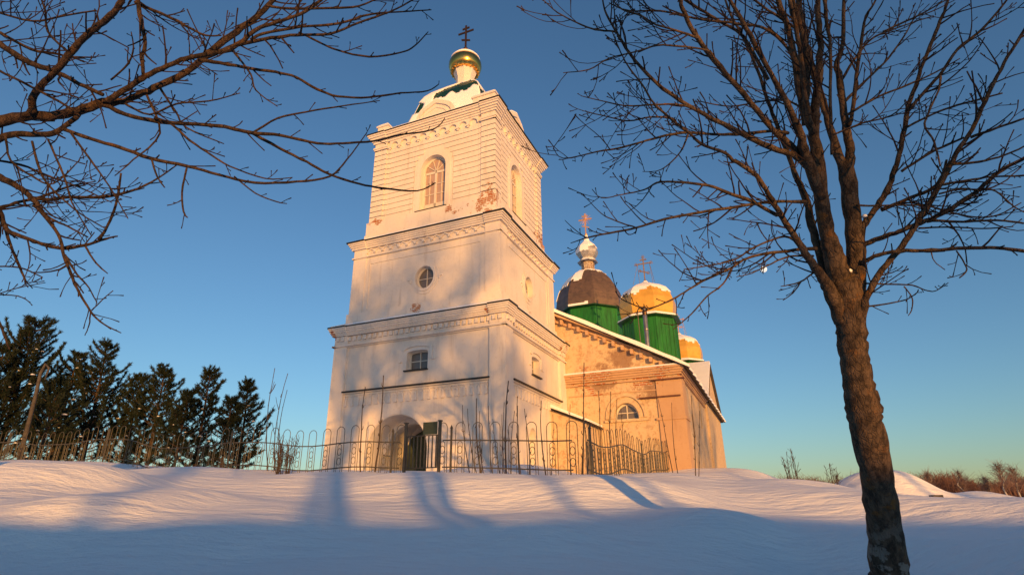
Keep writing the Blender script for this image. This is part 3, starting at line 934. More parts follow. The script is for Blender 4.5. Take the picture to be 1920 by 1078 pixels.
# cornices of the front, corner pilaster, side cornice, rusty ledges
tr = MB()
def band(z0, z1, d, x0=3.7, x1=NX, side=True):
    tr.box(-x1 - d if side else x0, x1 + d, NY0 - d, NY0 + .02, z0, z1)
    if side: tr.box(NX - .02, x1 + d, NY0 + .021, 11.4, z0, z1)
band(4.78, 4.84, .10); band(4.92, 5.0, .08); band(5.002, 5.09, .14); band(5.092, 5.18, .20); band(5.182, 5.26, .26)
band(4.35, 4.40, .03, 3.7, NX - .2, False)
tr.box(7.35, NX + .06, NY0 - .06, NY0 + .9, .3, 4.78)
tr.box(7.25, NX + .10, NY0 - .10, NY0 + .95, 3.18, 3.27)
# raking cornice with modillions
for sgn in (-1, 1):
    for (o0, o1, d) in ((.0, .12, .10), (.30, .42, .30)):
        xs = [sgn * 3.0, sgn * (NX + .28)]
        za, zb = ZE + (NX - 3.0) * SL, ZE - .28 * SL
        q = [(xs[0], za - .42 + o0), (xs[1], zb - .42 + o0), (xs[1], zb - .42 + o1), (xs[0], za - .42 + o1)]
        if o0 > 0 or True: nprism(tr, [(s, max(z, 5.262)) for s, z in q], -.02, d)
    for k in range(15):
        x = 3.2 + k * .37; z = ZE + (NX - x) * SL - .30
        if z > 5.3: nprism(tr, [(sgn * x - .06, z - .05), (sgn * x + .06, z - .08), (sgn * x + .06, z + .12), (sgn * x - .06, z + .15)], -.02, .24)
cb(tr, 'cornice', M_brickwork)
M_rust = simple('rusty_iron', (.13, .05, .035), .8, 0, .4, 5)
for (x0, x1, z) in ((7.25, NX + .17, 4.79 - .02), (6.65, 8.26, 4.10)):
    ir = MB(); ir.box(x0, x1, NY0 - .16, NY0 + .0, z - .05, z); cb(ir, 'rusty_ledge', M_rust)
sn = MB()
sn.add([(3.6, NY0 + .01, 5.262), (NX + .28, NY0 + .01, 5.262), (NX + .28, NY0 - .28, 5.262), (3.6, NY0 - .28, 5.262),
        (3.6, NY0 + .01, 5.40), (NX + .24, NY0 + .01, 5.38), (NX + .24, NY0 - .24, 5.32), (3.6, NY0 - .24, 5.32)],
       [(0, 1, 2, 3), (7, 6, 5, 4), (0, 4, 5, 1), (1, 5, 6, 2), (2, 6, 7, 3), (3, 7, 4, 0)])
cb(sn, 'cornice_snow', M_rsnow)
# roof slabs and snow blanket
def roof_sheet(mb, x_e, z_off, th, y0, y1, n=30, wob=0, m=12):
    for sgn in (-1, 1):
        xs = [0.0 + (x_e) * k / m for k in range(m + 1)]
        base = len(mb.v); vs = []; fs = []
        for j in range(n + 1):
            y = y0 + (y1 - y0) * j / n
            for i, x in enumerate(xs):
                e = (wob * (.5 + .5 * math.sin(j * 1.7 + i)) if i == m else 0)
                z = ZE + (NX - x) * SL + z_off
                vs.append((sgn * (x + e), y, z - e * SL)); 
            for i, x in enumerate(xs):
                e = (wob * (.5 + .5 * math.sin(j * 1.7 + i)) if i == m else 0)
                z = ZE + (NX - x) * SL + z_off + th * (1 + wob * 1.5 * math.sin(j * .9 + i * 1.3)) * (.55 if i == m else 1)
                vs.append((sgn * (x + e), y, z - e * SL))
        M_ = m + 1; S = 2 * M_
        for j in range(n):
            for i in range(m):
                a = j * S + i
                fs.append((a, a + 1, a + S + 1, a + S)); a += M_; fs.append((a, a + 1, a + S + 1, a + S))
            a = j * S + m; fs.append((a, a + S, a + S + M_, a + M_))
        for j in (0, n):
            for i in range(m): a = j * S + i; fs.append((a, a + 1, a + M_ + 1, a + M_))
        mb.add(vs, fs)
mb = MB(); roof_sheet(mb, NX + .38, .02, .05, NY0 - .34, NY1 + .3, 2, 0, 2); rfc = cb(mb, 'roof', M_iron)
mb = MB(); roof_sheet(mb, NX + .36, .075, .17, NY0 - .33, NY1 + .3, 60, .10, 20); cb(mb, 'roof_snow', M_rsnow, smooth=False)
# cross gable over the south wall
GY0, GY1, GYM, GZ = 11.9, 19.8, 15.85, 7.95
mb = MB(); gx = NX + .12
mb.add([(gx, GY0, .3), (gx, GY1, .3), (gx, GY1, 5.30), (gx, GYM, GZ), (gx, GY0, 5.30), (2.5, GY0, .3), (2.5, GY1, .3), (2.5, GY1, 5.30), (2.5, GYM, GZ), (2.5, GY0, 5.30)],
       [(0, 1, 2, 3, 4), (9, 8, 7, 6, 5), (1, 6, 7, 2), (5, 0, 4, 9), (4, 3, 8, 9), (3, 2, 7, 8)])
cb(mb, 'side_gable', M_nave)
for (off, th, nm, mt, ex) in ((.02, .05, 'roof', M_wood, .16), (.075, .20, 'roof_snow', M_rsnow, .13)):
    mb = MB()
    for (ya, yb) in ((GY0 - .35, GYM), (GYM, GY1 + .35)):
        za = 5.30 - .35 * (GZ - 5.30) / (GYM - GY0)
        pa = (za if ya < GYM else GZ) + off; pb = (GZ if ya < GYM else za) + off
        n = 10 if th > .1 else 1
        for k in range(n):
            x0, x1 = 2.5 + (gx + ex - 2.5) * k / n, 2.5 + (gx + ex - 2.5) * (k + 1) / n
            mb.add([(x0, ya, pa), (x1, ya, pa), (x1, yb, pb), (x0, yb, pb), (x0, ya, pa + th), (x1, ya, pa + th), (x1, yb, pb + th), (x0, yb, pb + th)],
                   [(3, 2, 1, 0), (4, 5, 6, 7), (0, 1, 5, 4), (1, 2, 6, 5), (2, 3, 7, 6), (3, 0, 4, 7)])
    cb(mb, nm, mt)
# narrower east end below the far domes
mb = MB(); EW = 7.0; ez = ZE + (NX - EW) * SL - .05
mb.add([(-EW, 19.5, .3), (EW, 19.5, .3), (EW, 19.5, ez - .4), (0, 19.5, ez - .4 + EW * SL), (-EW, 19.5, ez - .4), (-EW, 32, .3), (EW, 32, .3), (EW, 32, ez - .4), (0, 32, ez - .4 + EW * SL), (-EW, 32, ez - .4)],
       [(0, 1, 2, 3, 4), (9, 8, 7, 6, 5), (0, 5, 6, 1), (1, 6, 7, 2), (2, 7, 8, 3), (3, 8, 9, 4), (4, 9, 5, 0)])
cb(mb, 'east_end', M_nave)
mb = MB()
for sg_ in (-1, 1):
    zz = ez - .38
    mb.add([(0, 20.3, zz + EW * SL), (sg_ * (EW + .3), 20.3, zz - .3 * SL), (sg_ * (EW + .3), 32.3, zz - .3 * SL), (0, 32.3, zz + EW * SL),
            (0, 20.3, zz + EW * SL + .2), (sg_ * (EW + .3), 20.3, zz - .3 * SL + .16), (sg_ * (EW + .3), 32.3, zz - .3 * SL + .16), (0, 32.3, zz + EW * SL + .2)],
           [(3, 2, 1, 0), (4, 5, 6, 7), (0, 1, 5, 4), (1, 2, 6, 5), (2, 3, 7, 6), (3, 0, 4, 7)])
cb(mb, 'roof_snow', M_rsnow)
# small side openings
for (y0, y1, z0, z1) in ((9.0, 9.5, 3.5, 4.7), (5.6, 6.1, 2.5, 3.7)):
    g = MB(); g.box(NX - .38, NX - .3, y0 - .01, y1 + .01, z0 - .01, z1 + .01); cb(g, 'window', M_glass)
# low lean-to between tower and nave
mb = MB()
mb.add([(3.45, 1.35, .3), (4.95, 1.35, .3), (4.95, 1.35, 3.0), (3.45, 1.35, 3.62), (3.45, NY0 + .02, .3), (4.95, NY0 + .02, .3), (4.95, NY0 + .02, 3.0), (3.45, NY0 + .02, 3.62)],
       [(0, 1, 2, 3), (7, 6, 5, 4), (1, 5, 6, 2), (3, 2, 6, 7), (0, 3, 7, 4)])
cb(mb, 'lean_to', M_nave)
for (z, th, mt, e, nm) in ((.02, .07, M_iron, .14, 'lean_to_roof'), (.092, .14, M_rsnow, .10, 'lean_to_snow')):
    mb = MB(); s = (3.62 - 3.0) / 1.5
    mb.add([(3.45, 1.35 - e, 3.62 + z), (4.95 + e, 1.35 - e, 3.0 - e * s + z), (4.95 + e, NY0, 3.0 - e * s + z), (3.45, NY0, 3.62 + z),
            (3.45, 1.35 - e, 3.62 + z + th), (4.95 + e, 1.35 - e, 3.0 - e * s + z + th * .6), (4.95 + e, NY0, 3.0 - e * s + z + th * .6), (3.45, NY0, 3.62 + z + th)],
           [(3, 2, 1, 0), (4, 5, 6, 7), (0, 1, 5, 4), (1, 2, 6, 5), (2, 3, 7, 6), (3, 0, 4, 7)])
    cb(mb, nm, mt)

# ---- drums and domes
def wob_skirt(mb, r0, r1, z0, z1, n, cx, cy, rot): mb.lathe([(r0, z0), (r1, z1)], n, cx, cy, rot, False)
def dome_unit(x, y, zf, ze, rd, prof, kind):
    rot = PI / 8 + .0
    mb = MB(); mb.lathe([(rd, zf), (rd, ze - .12), (rd + .06, ze - .11), (rd + .06, ze - .02)], 8, x, y, rot)
    drum = cb(mb, 'drum', M_green)
    # boarded panels: raised strips on every side
    st = MB()
    for k in range(8):
        a0, a1 = rot + 2 * PI * k / 8, rot + 2 * PI * (k + 1) / 8
        p0, p1 = Vector((x + rd * math.cos(a0), y + rd * math.sin(a0), 0)), Vector((x + rd * math.cos(a1), y + rd * math.sin(a1), 0))
        nr = Vector((math.cos((a0 + a1) / 2), math.sin((a0 + a1) / 2), 0)); tg = (p1 - p0).normalized(); ln = (p1 - p0).length
        for (s0, s1) in ((.0, .09), (.5 - .012, .5 + .012), (.91, 1.0), (.28, .295), (.70, .715)):
            q = [p0 + tg * (ln * s0), p0 + tg * (ln * s1)]
            o_ = nr * (.03 if s1 - s0 > .05 else .018)
            vs = [q[0] - nr * .02, q[1] - nr * .02, q[1] + o_, q[0] + o_]
            st.add([(v.x, v.y, zf + .01) for v in vs] + [(v.x, v.y, ze - .13) for v in vs], [(3, 2, 1, 0), (4, 5, 6, 7), (0, 1, 5, 4), (1, 2, 6, 5), (2, 3, 7, 6), (3, 0, 4, 7)])
    st.build('panel_strip', M_green, drum)
    ev = MB(); ev.lathe([(rd + .07, ze - .10), (rd + .28, ze - .05), (rd + .30, ze + .02), (rd + .05, ze + .10)], 8, x, y, rot); ev.build('eave', M_trimgreen, drum)
    return drum, rot
# the middle one: wide brown dome, small silver cupola
X0, Y0c = 0.0, 21.0
d0, rot = dome_unit(X0, Y0c, 9.0, 13.9, 2.42, None, 'brown')
mb = MB(); bp = [(2.62, 13.94), (2.66, 14.4), (2.58, 15.0), (2.36, 15.7), (2.02, 16.35), (1.55, 16.9), (1.02, 17.28), (.60, 17.45)]
mb.lathe(bp, 8, X0, Y0c, rot); br_dome = cb(mb, 'dome', M_brown)
def dome_snow(x, y, prof, n, rot, keep, off=.05, sub=6, nsub=6, parent=None, mat=None):
    """snow lying on a many-sided dome, with a ragged edge"""
    P = fineprof(prof, sub); N_ = n * nsub; rings = []
    for (r, z) in P:
        rg = []
        for k in range(n):
            a0, a1 = rot + 2 * PI * k / n, rot + 2 * PI * (k + 1) / n
            for j in range(nsub):
                t = j / nsub
                rg.append((x + (r + off) * (math.cos(a0) * (1 - t) + math.cos(a1) * t), y + (r + off) * (math.sin(a0) * (1 - t) + math.sin(a1) * t), z + off * .5))
        rings.append(rg)
    vs = [p for rg in rings for p in rg]; fs = []
    for i in range(len(P) - 1):
        for k in range(N_):
            f = (i * N_ + k, i * N_ + (k + 1) % N_, (i + 1) * N_ + (k + 1) % N_, (i + 1) * N_ + k)
            c = [sum(vs[q][m] for q in f) / 4 for m in range(3)]
            ang = math.degrees(math.atan2(c[1] - y, c[0] - x)) % 360
            if keep(ang, c[2]): fs.append(f)
    o = mesh_obj('dome_snow', vs, fs, M_rsnow, parent, False)
    s_ = o.modifiers.new('thick', 'SOLIDIFY'); s_.thickness = .035; s_.offset = 1
    return o
def keep_b(a, z):
    w_ = .12 * math.sin(a * .21) + .07 * math.sin(a * .53)
    if a < 200: base = 15.2 if a > 90 else 16.9
    elif a < 272: base = 15.9 + (a - 200) / 72 * .3
    elif a < 300: base = 17.25
    else: base = 17.1
    if a < 262 and a > 190 and z > 15.9 + (a - 190) / 72 * .25 + w_: return True
    if 245 < a < 283 and z < 14.12 + .05 * math.sin(a): return True
    return z > base + w_
dome_snow(X0, Y0c, bp, 8, rot, keep_b, .03, 6, 8, br_dome)
mb = MB(); zc = 17.44
mb.lathe([(.52, zc), (.52, zc + .85), (.56, zc + .88)], 8, X0, Y0c, rot); cup = cb(mb, 'cupola_drum', simple('flaking_paint', (.52, .44, .34), .8, 0, .5, 9, .3, 30, c2=(.16, .08, .045)))
mb = MB(); mb.lathe([(.56, zc + .86), (.82, zc + .80), (.82, zc + .86), (.48, zc + 1.10)], 8, X0, Y0c, rot); mb.build('cupola_eave', M_silver, cup)
mb = MB(); mb.lathe([(.78, zc + .88), (.62, zc + 1.04), (.46, zc + 1.14)], 8, X0, Y0c, rot); mb.build('eave_snow', M_rsnow, cup)
cp_ = [(.46, 0), (.72, .22), (.86, .5), (.88, .75), (.76, 1.05), (.50, 1.32), (.26, 1.55), (.14, 1.85), (.09, 2.1)]
mb = MB(); mb.lathe([(r, zc + 1.06 + z) for r, z in cp_], 8, X0, Y0c, rot); cdm = cb(mb, 'cupola', M_silver)
dome_snow(X0, Y0c, [(r, zc + 1.06 + z) for r, z in cp_[2:]], 8, rot, lambda a, z: z > zc + 1.5 + .12 * math.sin(a * .1) + (.5 if a > 290 or a < 60 else 0), .015, 4, 4, cdm)
orthodox_cross(church, X0, Y0c, zc + 3.15, 1.85, M_crossgold, .13, rays=True, zoff=-ZC, tk=.045)
# yellow corner domes
def yellow(x, y, ze, first=False):
    d_, rt = dome_unit(x, y, ze - 4.2, ze, 1.62, None, 'y')
    s = 1.0
    yp = [(1.50, .05), (1.66, .35), (1.72, .8), (1.70, 1.2), (1.58, 1.58), (1.32, 1.92), (.95, 2.17), (.52, 2.36), (.18, 2.52), (.06, 2.66)]
    mb = MB(); mb.lathe([(r, ze + z) for r, z in yp], 8, x, y, rt); dm = cb(mb, 'dome', M_yellow)
    kp = lambda a, z: z > ze + 1.62 + .16 * math.sin(a * .09 + x + y) + .08 * math.sin(a * .31) + (-.1 if 200 < a < 260 else .05)
    dome_snow(x, y, [(r, ze + z) for r, z in yp], 8, rt, kp, .02, 6, 8, dm)
    mb = MB(); mb.lathe([(1.91, ze + .02), (1.86, ze + .12), (1.58, ze + .27), (1.5, ze + .28)], 8, x, y, rt, True); mb.build('eave_snow', M_rsnow, d_)
    orthodox_cross(church, x, y, ze + 2.62, 1.55, M_crossgold if not first else simple('weathered_cross', (.30, .22, .18), .6, .5, .3, 10), .09, trefoil=True, wires=4, zoff=-ZC, tk=.035)
yellow(5.6, 13.5, 10.35, True)
yellow(5.6, 27.5, 10.75)
yellow(-5.6, 13.5, 10.35); yellow(-5.6, 27.5, 10.75)
# stove flue on the roof slope, with a thin rod beside it
fx, fy = 5.98, 10.05
mb = MB(); mb.lathe([(.115, 6.5), (.115, 9.98), (.10, 10.0), (.10, 10.12)], 14, fx, fy); mb.lathe([(.135, 7.6), (.135, 7.66)], 14, fx, fy); mb.lathe([(.135, 8.9), (.135, 8.96)], 14, fx, fy)
fl = autosmooth(cb(mb, 'flue_pipe', M_pipe), 40)
mb = MB(); mb.lathe([(.19, 10.10), (.17, 10.14), (.04, 10.27)], 14, fx, fy); mb.lathe([(.13, 9.75), (.13, 9.98)], 14, fx, fy); mb.build('flue_cap', M_bronze, fl)
mb = MB(); mb.tube([(fx - .33, fy - .1, 6.7), (fx - .36, fy - .1, 10.0)], .03, 6); cb(mb, 'roof_rod', M_fence)

# ------------------------------------------------------------------ fence
FH = 1.16
def hoop_mesh():
    mb = MB(); n = 10; hw = .125
    top = FH
    pts = [(-hw, 0, -.25), (-hw, 0, top - hw)] + [(-hw * math.cos(PI * k / n), 0, top - hw + hw * math.sin(PI * k / n)) for k in range(1, n)] + [(hw, 0, top - hw), (hw, 0, -.25)]
    mb.tube(pts, .0085, 5)
    # inner scroll below the rail
    mb.tube([(-.06 * math.cos(2 * PI * k / 12), .001, .52 + .09 * math.sin(2 * PI * k / 12)) for k in range(13)], .008, 4)
    mb.tube([(-.06 * math.cos(2 * PI * k / 12), .001, .28 + .09 * math.sin(2 * PI * k / 12)) for k in range(13)], .008, 4)
    pts = [(-hw * .55, .002, -.25), (-hw * .5, .002, .65)] + [(-hw * .5 * math.cos(PI * k / n), .002, .65 + hw * .5 * math.sin(PI * k / n)) for k in range(1, n)] + [(hw * .5, .002, .65), (hw * .55, .002, -.25)]
    mb.tube(pts, .008, 4)
    me = bpy.data.meshes.new('hoop'); me.from_pydata(mb.v, [], mb.f); me.materials.append(M_fence)
    return me
HOOP = hoop_mesh()
def fence(label, p0, dirv, length, skip=()):
    z0 = gz(p0.x, p0.y)
    root = thing('iron_fence', label, 'fence', (p0.x, p0.y, z0), 0, 'fence sections round the churchyard')
    rz = math.atan2(dirv.y, dirv.x); n = int(length / .467)
    rail = MB(); rpts = []
    for i in range(n + 1):
        p = p0 + dirv * (i * .467); z = gz(p.x, p.y); rpts.append(p.xy.to_3d() - Vector((p0.x, p0.y, 0)) + Vector((0, 0, z - z0)))
        o = bpy.data.objects.new('hoop', HOOP); C.objects.link(o); o.parent = root
        o.location = rpts[-1]; o.rotation_euler = (rnd.uniform(-.02, .02), rnd.uniform(-.02, .02), rz)
        if i % 12 == 0:
            pm = MB(); pm.box(-.02, .02, -.02, .02, -.5, FH - .15); pm.lathe([(.04, FH - .15), (.0, FH - .06)], 8)
            po = pm.build('post', M_fence, root); po.location = rpts[-1] + dirv.xy.to_3d() * .233; po.rotation_euler = (0, 0, rz)
    for h in (FH - .42, .12):
        rail.tube([q + Vector((0, 0, h)) for q in rpts], .016, 6)
    rail.build('rail', M_fence, root)
fence('long iron hoop fence left of the arch, running back past the young pines', FL(-3.1), -EX, 24)
fence('short iron hoop fence in front of the corner of the bell tower', FL(-1.87), EX, 3.62)
fence('iron hoop fence running back past the ochre nave wall', F_corner, EY, 14)
# wicket gate
gp = FL(-2.94); g0 = gz(gp.x, gp.y)
gt = thing('wicket_gate', 'low dark green metal gate in the fence beside the entrance arch', 'gate', (gp.x, gp.y, g0), -YAW)
pm = MB()
for x in (0.0, .98): 
    pm = MB(); pm.box(x - .03, x + .03, -.03, .03, -.3, FH + .02); pm.box(x - .045, x + .045, -.045, .045, FH + .02, FH + .05); pm.build('post', M_fence, gt)
lf = MB(); lf.tube([(.06, 0, .1), (.92, 0, .1), (.92, 0, FH - .3), (.06, 0, FH - .3), (.06, 0, .1)], .018, 6)
for k in range(8): x = .12 + k * .107; lf.box(x, x + .03, -.006, .006, .1, FH - .3)
gl = lf.build('leaf', M_fence, gt)
pn = MB(); pn.box(.50, .90, -.012, .012, FH - .28, FH + .02); pn.build('board', M_gate, gt)

# ------------------------------------------------------------------ saplings
def sapling(u0, v0, u1, v1, y, wd=2.0, lab='', side=False, grp='bare shoots along the churchyard fence', bend=0):
    b = atY(u0, v0, y); b.z = gz(b.x, b.y) - .1
    t = atY(u1, v1, y + rnd.uniform(-.25, .25))
    mb = MB(); n = 9; r0 = wd * y / FPX / 2 * 1.05
    pts = []
    j = Vector((0, 0, 0))
    for i in range(n):
        k = i / (n - 1)
        p = (t - b) * k + Vector((bend * math.sin(PI * k), 0, 0)) + j
        j = j + Vector((rnd.uniform(-.012, .012), rnd.uniform(-.02, .02), 0)); pts.append(p)
    rads = [r0 * (1.15 - .65 * i / (n - 1)) for i in range(n)]; rads[-1] *= 1.3
    mb.tube(pts, rads, 5)
    h = (t - b).length
    for _ in range(3 + int(h * 1.5)):
        k = rnd.uniform(.25, .95); i = int(k * (n - 1)); p = pts[i]; a = rnd.uniform(0, 2 * PI); ln = rnd.uniform(.04, .13)
        if side and rnd.random() < .4: ln = rnd.uniform(.2, .45)
        q = p + Vector((math.cos(a) * ln * .4, math.sin(a) * ln * .4, ln))
        mb.tube([p, (p + q) / 2 + Vector((math.cos(a) * .02, 0, 0)), q], [r0 * .6, r0 * .5, r0 * .4], 4)
    o = mb.build('sapling', M_stem, None, False, b)
    tag(o, lab, 'sapling', grp)
SAP = [(676, 892, 683, 725, 15.0, 2.4, 'thin leafless shoot before the left side of the entrance arch', 0),
 (702, 892, 718, 703, 15.2, 3.0, 'taller leafless shoot reaching up across the dark ledge above the entrance arch', 0),
 (884, 890, 868, 759, 15.0, 1.7, 'slender shoot first to the right of the entrance arch', 0),
 (897, 890, 875, 766, 15.3, 1.7, 'slender left-leaning shoot close right of the first shoot', 0),
 (903, 890, 895, 746, 15.1, 2.8, 'sturdy twiggy shoot before the bell tower wall right of the arch', 1),
 (909, 890, 901, 770, 15.2, 1.7, 'thin companion close beside the sturdy twiggy shoot', 0),
 (924, 890, 918, 760, 15.6, 1.5, 'thin upright shoot right of the sturdy twiggy shoot', 0),
 (940, 892, 922, 785, 15.8, 1.4, 'short left-leaning shoot just left of the tower corner', 0),
 (942, 890, 940, 777, 15.0, 1.4, 'short thin shoot at the tower corner', 0),
 (947, 890, 944, 754, 15.6, 1.7, 'thin shoot close left of the tallest shoot at the tower corner', 0),
 (949, 890, 953, 714, 15.0, 3.2, 'tallest and thickest shoot, standing in line with the tower corner', 0),
 (958, 890, 966, 770, 15.5, 1.6, 'crooked shoot just right of the tower corner', 1),
 (975, 890, 971, 742, 15.4, 2.0, 'tall shoot before the carved frieze of the tower side', 0),
 (977, 890, 972, 760, 15.1, 1.6, 'thin shoot twinned with the tall one before the tower side', 0),
 (993, 890, 983, 766, 15.5, 1.8, 'left-leaning shoot under the middle of the tower side frieze', 0),
 (1025, 890, 1017, 751, 15.6, 2.2, 'kinked shoot under the right end of the tower side frieze', 1),
 (1031, 890, 1034, 776, 15.8, 1.4, 'faint upright shoot near the right edge of the tower', 0),
 (1072, 890, 1070, 757, 15.4, 1.6, 'thin shoot before the small lean-to roof', 0),
 (1090, 890, 1092, 737, 15.8, 1.7, 'shorter of the two shoots before the ochre wall beside the tower', 0),
 (1092, 890, 1096, 679, 15.5, 2.4, 'very tall thin shoot rising before the ochre wall beside the tower', 0),
 (1102, 890, 1094, 770, 15.2, 1.6, 'short shoot at the foot of the very tall one', 0),
 (1128, 890, 1123, 732, 16.2, 2.0, 'upright shoot left of the half-round church window', 0),
 (1147, 890, 1143, 734, 16.4, 2.0, 'upright shoot just touching the left rim of the half-round window', 0),
 (1160, 890, 1154, 749, 16.0, 1.7, 'shoot crossing the left half of the half-round window', 0),
 (1172, 890, 1166, 765, 16.6, 1.5, 'thin shoot in front of the middle of the half-round window', 0),
 (1262, 880, 1232, 744, 16.8, 1.6, 'long left-leaning shoot right of the half-round window', 0),
 (1270, 880, 1257, 754, 17.0, 1.5, 'shoot before the right corner of the ochre front wall', 0),
 (1302, 880, 1294, 741, 17.4, 1.7, 'shoot in front of the shaded side wall of the nave', 0),
 (1306, 880, 1312, 770, 17.6, 1.4, 'right-leaning shoot in front of the shaded side wall', 0),
 (503, 885, 515, 690, 16.5, 1.8, 'leftmost of three curved shoots standing against the open sky', 1),
 (515, 885, 540, 700, 16.8, 1.8, 'middle and most leaning of the three shoots against the open sky', 1),
 (526, 885, 538, 730, 16.6, 1.6, 'shortest of the three shoots against the open sky, nearest the tower', 1)]
for (u0, v0, u1, v1, y, wd, lab, sd) in SAP:
    sapling(u0, v0, u1, v1, y, wd, lab, bool(sd), bend=rnd.uniform(-.06, .06) if u0 > 600 else -.12)
# bushy shoots before the right snow slope
def bush(u, v, y, hpx, lab, n=26, spread=.5, mat=None, seed=1):
    r = random.Random(seed); b = atY(u, v, y); b.z = gz(b.x, b.y) - .05; h = hpx * y / FPX
    mb = MB()
    for i in range(n):
        a = r.uniform(0, 2 * PI); l = h * r.uniform(.55, 1.05); s = spread * r.uniform(.1, 1) * h
        p0 = Vector((math.cos(a) * .15, math.sin(a) * .15, 0)); p2 = Vector((math.cos(a) * s, math.sin(a) * s, l)); p1 = p0.lerp(p2, .5) + Vector((r.uniform(-.05, .05), 0, .08))
        mb.tube([p0, p1, p2], [.008, .006, .004], 4)
        for _ in range(4):
            k = r.uniform(.4, .95); q = p0.lerp(p2, k); e = q + Vector((r.uniform(-.2, .2), r.uniform(-.2, .2), r.uniform(.08, .25))) * h * .6; mb.tube([q, e], [.006, .004], 3)
    o = mb.build('bare_bush', M_stem, None, False, b); tag(o, lab, 'bush', 'bare bushes on the snow'); return o
bush(1487, 902, 17, 62, 'leafless bush on the snow right of the church', seed=2, n=12)
bush(1560, 905, 18, 55, 'wispy leafless bush behind the trunk of the big tree', seed=5, n=11)
bush(530, 890, 15.5, 75, 'tangle of leafless twigs by the fence left of the tower', seed=9, n=40, spread=.35)

# ------------------------------------------------------------------ pines
def pine(base, h, spread, label, seed, dens=1.0):
    r = random.Random(seed)
    root = thing('pine_tree', label, 'pine tree', base, 0, 'young pines behind the left fence')
    tk = MB(); lean = Vector((r.uniform(-.03, .03), 0, 0)) * h
    tk.tube([(lean * (k / 6) ** 2 + Vector((0, 0, h * k / 6 - (0.3 if k == 0 else 0)))) for k in range(7)], [.11 * h / 6 * (1 - k / 6.6) + .012 for k in range(7)], 7)
    V = []; F = []; SV = MB()
    def tuft(p, d, s):
        m = int(17 * dens)
        q = d.to_track_quat('Z', 'Y')
        for i in range(m):
            a = r.uniform(0, 2 * PI); el = r.uniform(.15, 1.0) ; ln = s * r.uniform(.7, 1.15)
            st = p + d * r.uniform(-.5, .25) * s
            n_ = q @ Vector((math.cos(a) * math.sin(el), math.sin(a) * math.sin(el), math.cos(el)))
            sd = n_.cross(Vector((r.uniform(-1, 1), r.uniform(-1, 1), r.uniform(-1, 1)))).normalized() * (.011 + .006 * r.random())
            b = len(V); e = st + n_ * ln
            V.extend([tuple(st - sd), tuple(st + sd), tuple(e + sd * .35), tuple(e - sd * .35)]); F.append((b, b + 1, b + 2, b + 3))
    nw = int(h / .36)
    for wv in range(nw):
        zf = .10 + .88 * wv / (nw - 1); z = h * zf
        L_ = spread * h * (1 - zf) ** .62 * (.75 + .5 * r.random()) + .10
        nb = 6 if zf < .8 else 5
        for k in range(nb):
            if zf < .93 and r.random() < .12: continue
            a = 2 * PI * k / nb + wv * 1.1 + r.uniform(-.35, .35); L2 = L_ * r.uniform(.45, 1.3)
            up_ = .28 + .75 * zf + r.uniform(-.1, .15)
            p0 = lean * zf ** 2 + Vector((0, 0, z + r.uniform(-.1, .1))); dr_ = Vector((math.cos(a), math.sin(a), up_ * .35)).normalized()
            pts = [p0]; d = dr_.copy(); m = max(3, int(L2 / .22))
            for i in range(m):
                d = (d + Vector((r.uniform(-.12, .12), r.uniform(-.12, .12), .10 + .10 * zf))).normalized(); pts.append(pts[-1] + d * (L2 / m))
            tk.tube(pts, [.022 * (1 - i / (m + 1)) * h / 6 + .005 for i in range(m + 1)], 4)
            for i in range(1, m + 1):
                pp = pts[i]; dd = (pts[i] - pts[i - 1]).normalized()
                if i < m * .3 and zf < .6: continue
                tuft(pp, dd, .17)
                if i < m or True:
                    for sg in (-1, 1):
                        sd_ = (dd + dd.cross(Vector((0, 0, 1))) * sg * .9 + Vector((0, 0, .35))).normalized(); l2 = r.uniform(.14, .34) * (1.2 - i / (m + 2))
                        e = pp + sd_ * l2; tk.tube([pp, e], [.007, .005], 3); tuft(e, sd_, .16)
                        if r.random() < .5: tuft(pp.lerp(e, .5), sd_, .14)
                if zf < .75 and r.random() < .05:
                    c = pp + Vector((r.uniform(-.08, .08), r.uniform(-.08, .08), .05)); s = r.uniform(.05, .12)
                    SV.lathe([(s * .6, c.z - s * .15), (s, c.z + .0), (s * .7, c.z + s * .35), (s * .2, c.z + s * .5)], 6, c.x, c.y, r.random())
    tip = lean + Vector((0, 0, h)); tuft(tip, Vector((0, 0, 1)), .24); tuft(tip - Vector((0, 0, .15)), Vector((0, 0, 1)), .2)
    tk.build('trunk', M_pinebark, root)
    mesh_obj('crown', V, F, M_needle, root)
    tag(SV.build('lodged_snow', M_rsnow, root), None, None, kind='stuff')
    return root
PN = [(70, 605, 27, .34, 'tallest dark pine at the far left, snow lodged in its branches'), (10, 655, 26, .34, 'dark pine cut by the left edge of the photo'), 
      (145, 668, 29, .30, 'pine between the tallest pine and the broad round-topped one'), (207, 650, 29, .32, 'broad pine with a blunt round top, second highest of the row'),
      (265, 712, 30, .30, 'lower pine filling the gap right of the blunt-topped one'), (312, 695, 30, .30, 'compact cone-shaped pine in the middle of the row'), (352, 740, 28, .32, 'low pine between the cone-shaped pine and the next one'),
      (396, 700, 30, .28, 'slim pine with a tufted tip, second from the tower end'), (435, 752, 27, .30, 'short pine almost hidden beside the last open-branched one'), (470, 722, 29, .27, 'small open-branched pine nearest the tower'),
      (110, 720, 24.5, .36, 'bushy low pine in front of the tallest ones')]
for i, (u, v, y, spd, lab) in enumerate(PN):
    t = atY(u, v, y); zb = gz(t.x, t.y) - .1
    pine((t.x, t.y, zb), t.z - zb, spd * 1.22, lab, 40 + i)
